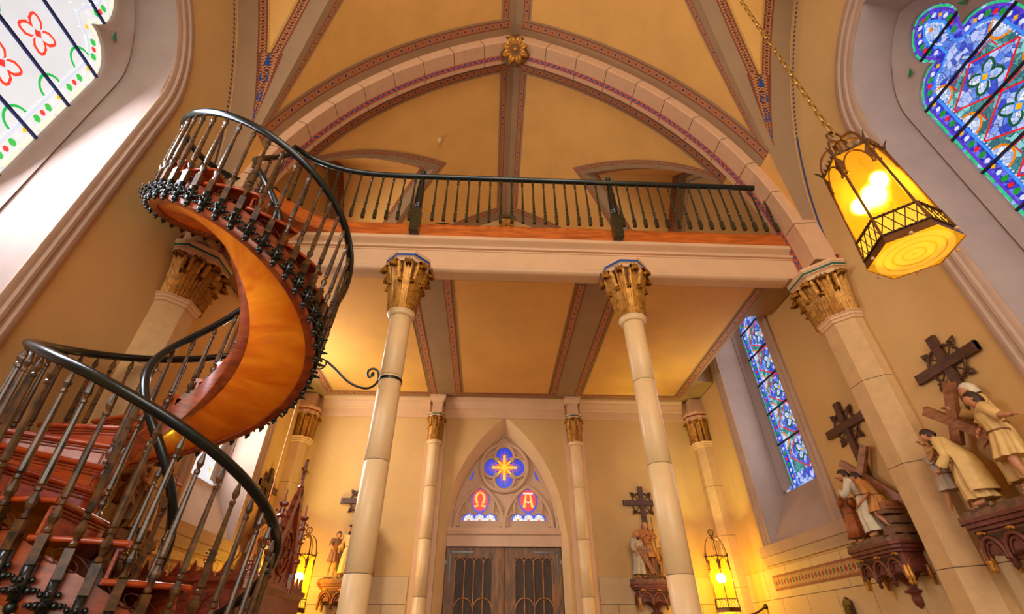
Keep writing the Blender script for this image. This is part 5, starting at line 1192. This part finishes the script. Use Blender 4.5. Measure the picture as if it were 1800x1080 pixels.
# gable on the front
gx = -2.80; gy = 6.58
MB().plate([(gx, gy-.34, 2.05), (gx, gy+.34, 2.05), (gx, gy+.34, 2.30), (gx, gy, 3.15), (gx, gy-.34, 2.30)], (-.06, 0, 0)).build('gable', M_['mahog'], cf)
for s in (-1, 1):
    MB().beam((gx+.01, gy+s*.36, 2.28), (gx+.01, gy, 3.20), .09, .05, (1, 0, 0)).build('raking_moulding', M_['mahog'], cf)
    m = MB()
    for q in range(1, 7): p = V((gx+.01, gy+s*.36, 2.28)).lerp(V((gx+.01, gy, 3.20)), q/7); m.ball(p+V((0, s*.05, .03)), .028, 6, 4)
    m.build('crockets', M_['mahog'], cf)
    pinnacle(gx, gy+s*.40, 2.05, 3.10, .06)
MB().tube([(gx+.012, gy+.2*cos(t), 2.45+.24*sin(t)) for t in frange(0, 2*PI, 20)[:-1]], .018, 6, True).build('tracery_ring', M_['mahog'], cf, True)
for k in range(4): MB().tube([(gx+.012, gy+.09*cos(PI/2*k)+.07*cos(t), 2.45+.1*sin(PI/2*k)+.07*sin(t)) for t in frange(0, 2*PI, 12)[:-1]], .01, 5, True).build('tracery_foil', M_['mahog'], cf, True)
fin = MB().lathe([(.05, 3.15), (.03, 3.2), (.045, 3.23), (.02, 3.26), (.015, 3.34)], 8, (gx, gy, 0)).build('finial_stem', M_['mahog'], cf)
MB().box(gx-.018, gx+.018, gy-.018, gy+.018, 3.32, 3.56).build('finial_upright', M_['mahog'], fin); MB().box(gx-.018, gx+.018, gy-.08, gy+.08, 3.43, 3.465).build('finial_arm', M_['mahog'], fin)
m = MB()
for p in ((0, .09, 3.447), (0, -.09, 3.447), (0, 0, 3.58)): m.ball((gx+p[0], gy+p[1], p[2]), .024, 6, 4)
m.build('finial_knobs', M_['mahog'], fin)
cur = MB(); P = [[(-2.80+.03*sin(k*1.9), 5.75+.3*k/12, z) for k in range(13)] for z in (.2, 1.0, 1.75)]
cur.grid(P); P = [[(-3.02+.16*k/12*1.2, 5.70+.012*sin(k*1.9), z) for k in range(13)] for z in (.2, 1.0, 1.78)]; cur.grid(P)
cur.build('purple_curtain', mat('purple_velvet', (84, 26, 74), .8, .2, 8), cf, True)
# ---------------------------------------------------------------- small things
pq = thing('wall_plaque', (4.07, 6.5, 1.72), 'small dark pointed wooden plaque on the right wall under the painted border', 'plaque')
MB().plate([(4.085, 6.42, 1.72), (4.085, 6.58, 1.72), (4.085, 6.58, 1.93), (4.085, 6.54, 1.95), (4.085, 6.5, 1.98), (4.085, 6.46, 1.95), (4.085, 6.42, 1.93)], (-.03, 0, 0)).build('board', M_['crosswood'], pq)
MB().box(4.045, 4.056, 6.445, 6.555, 1.75, 1.90).build('frame', M_['brassd'], pq)
cdn = MB().tube([(-3.65, 7.68, 5.72), (-3.65, 7.68, 4.0), (-3.65, 7.68, 2.3)], .009, 6).build('lamp_cord', mat('orange_cord', (206, 120, 80), .6, .1, 8), None, True)
tag(cdn, 'thin orange cord hanging from the loft ceiling near the carved gable', 'cord')
sk_ = thing('bulb_socket', (-1.55, 6.15, 10.36), 'small white lamp socket on the vault above the loft', 'lamp')
MB().lathe([(.055, 10.43), (.06, 10.40), (.05, 10.37), (.03, 10.36)], 14, (-1.55, 6.15, 0)).build('rose', M_['cream'], sk_, True); MB().ball((-1.55, 6.15, 10.34), .03, 10, 6).build('bulb', M_['cream'], sk_, True)
gb = thing('gilded_bracket', (0, 9.02, 11.0), 'small gilded leafy bracket at the vault ridge above the back wall', 'bracket')
for s in (-1, 1):
    for k in range(3): acanthus((s*(.05+.05*k), 9.16), -PI/2, .0, .08, 10.86+.03*k, 11.16, .05, .05).build('leaf', M_['gold'], gb, True)
chr_ = thing('chair', (-1.12, 5.15, 6.19), 'dark green rounded chair back just visible behind the loft railing', 'chair')
MB().plate([(-1.32, 5.3, 6.62), (-.92, 5.3, 6.62), (-.92, 5.3, 6.88), (-.98, 5.3, 6.96), (-1.12, 5.3, 6.99), (-1.26, 5.3, 6.96), (-1.32, 5.3, 6.88)], (0, .04, 0)).build('backrest', M_['iron'], chr_)
MB().box(-1.33, -.91, 5.0, 5.36, 6.60, 6.64).build('seat', M_['iron'], chr_)
for x in (-1.31, -.95):
    for y in (5.02, 5.31): MB().box(x, x+.035, y, y+.035, 6.19, 6.60).build('leg', M_['iron'], chr_)
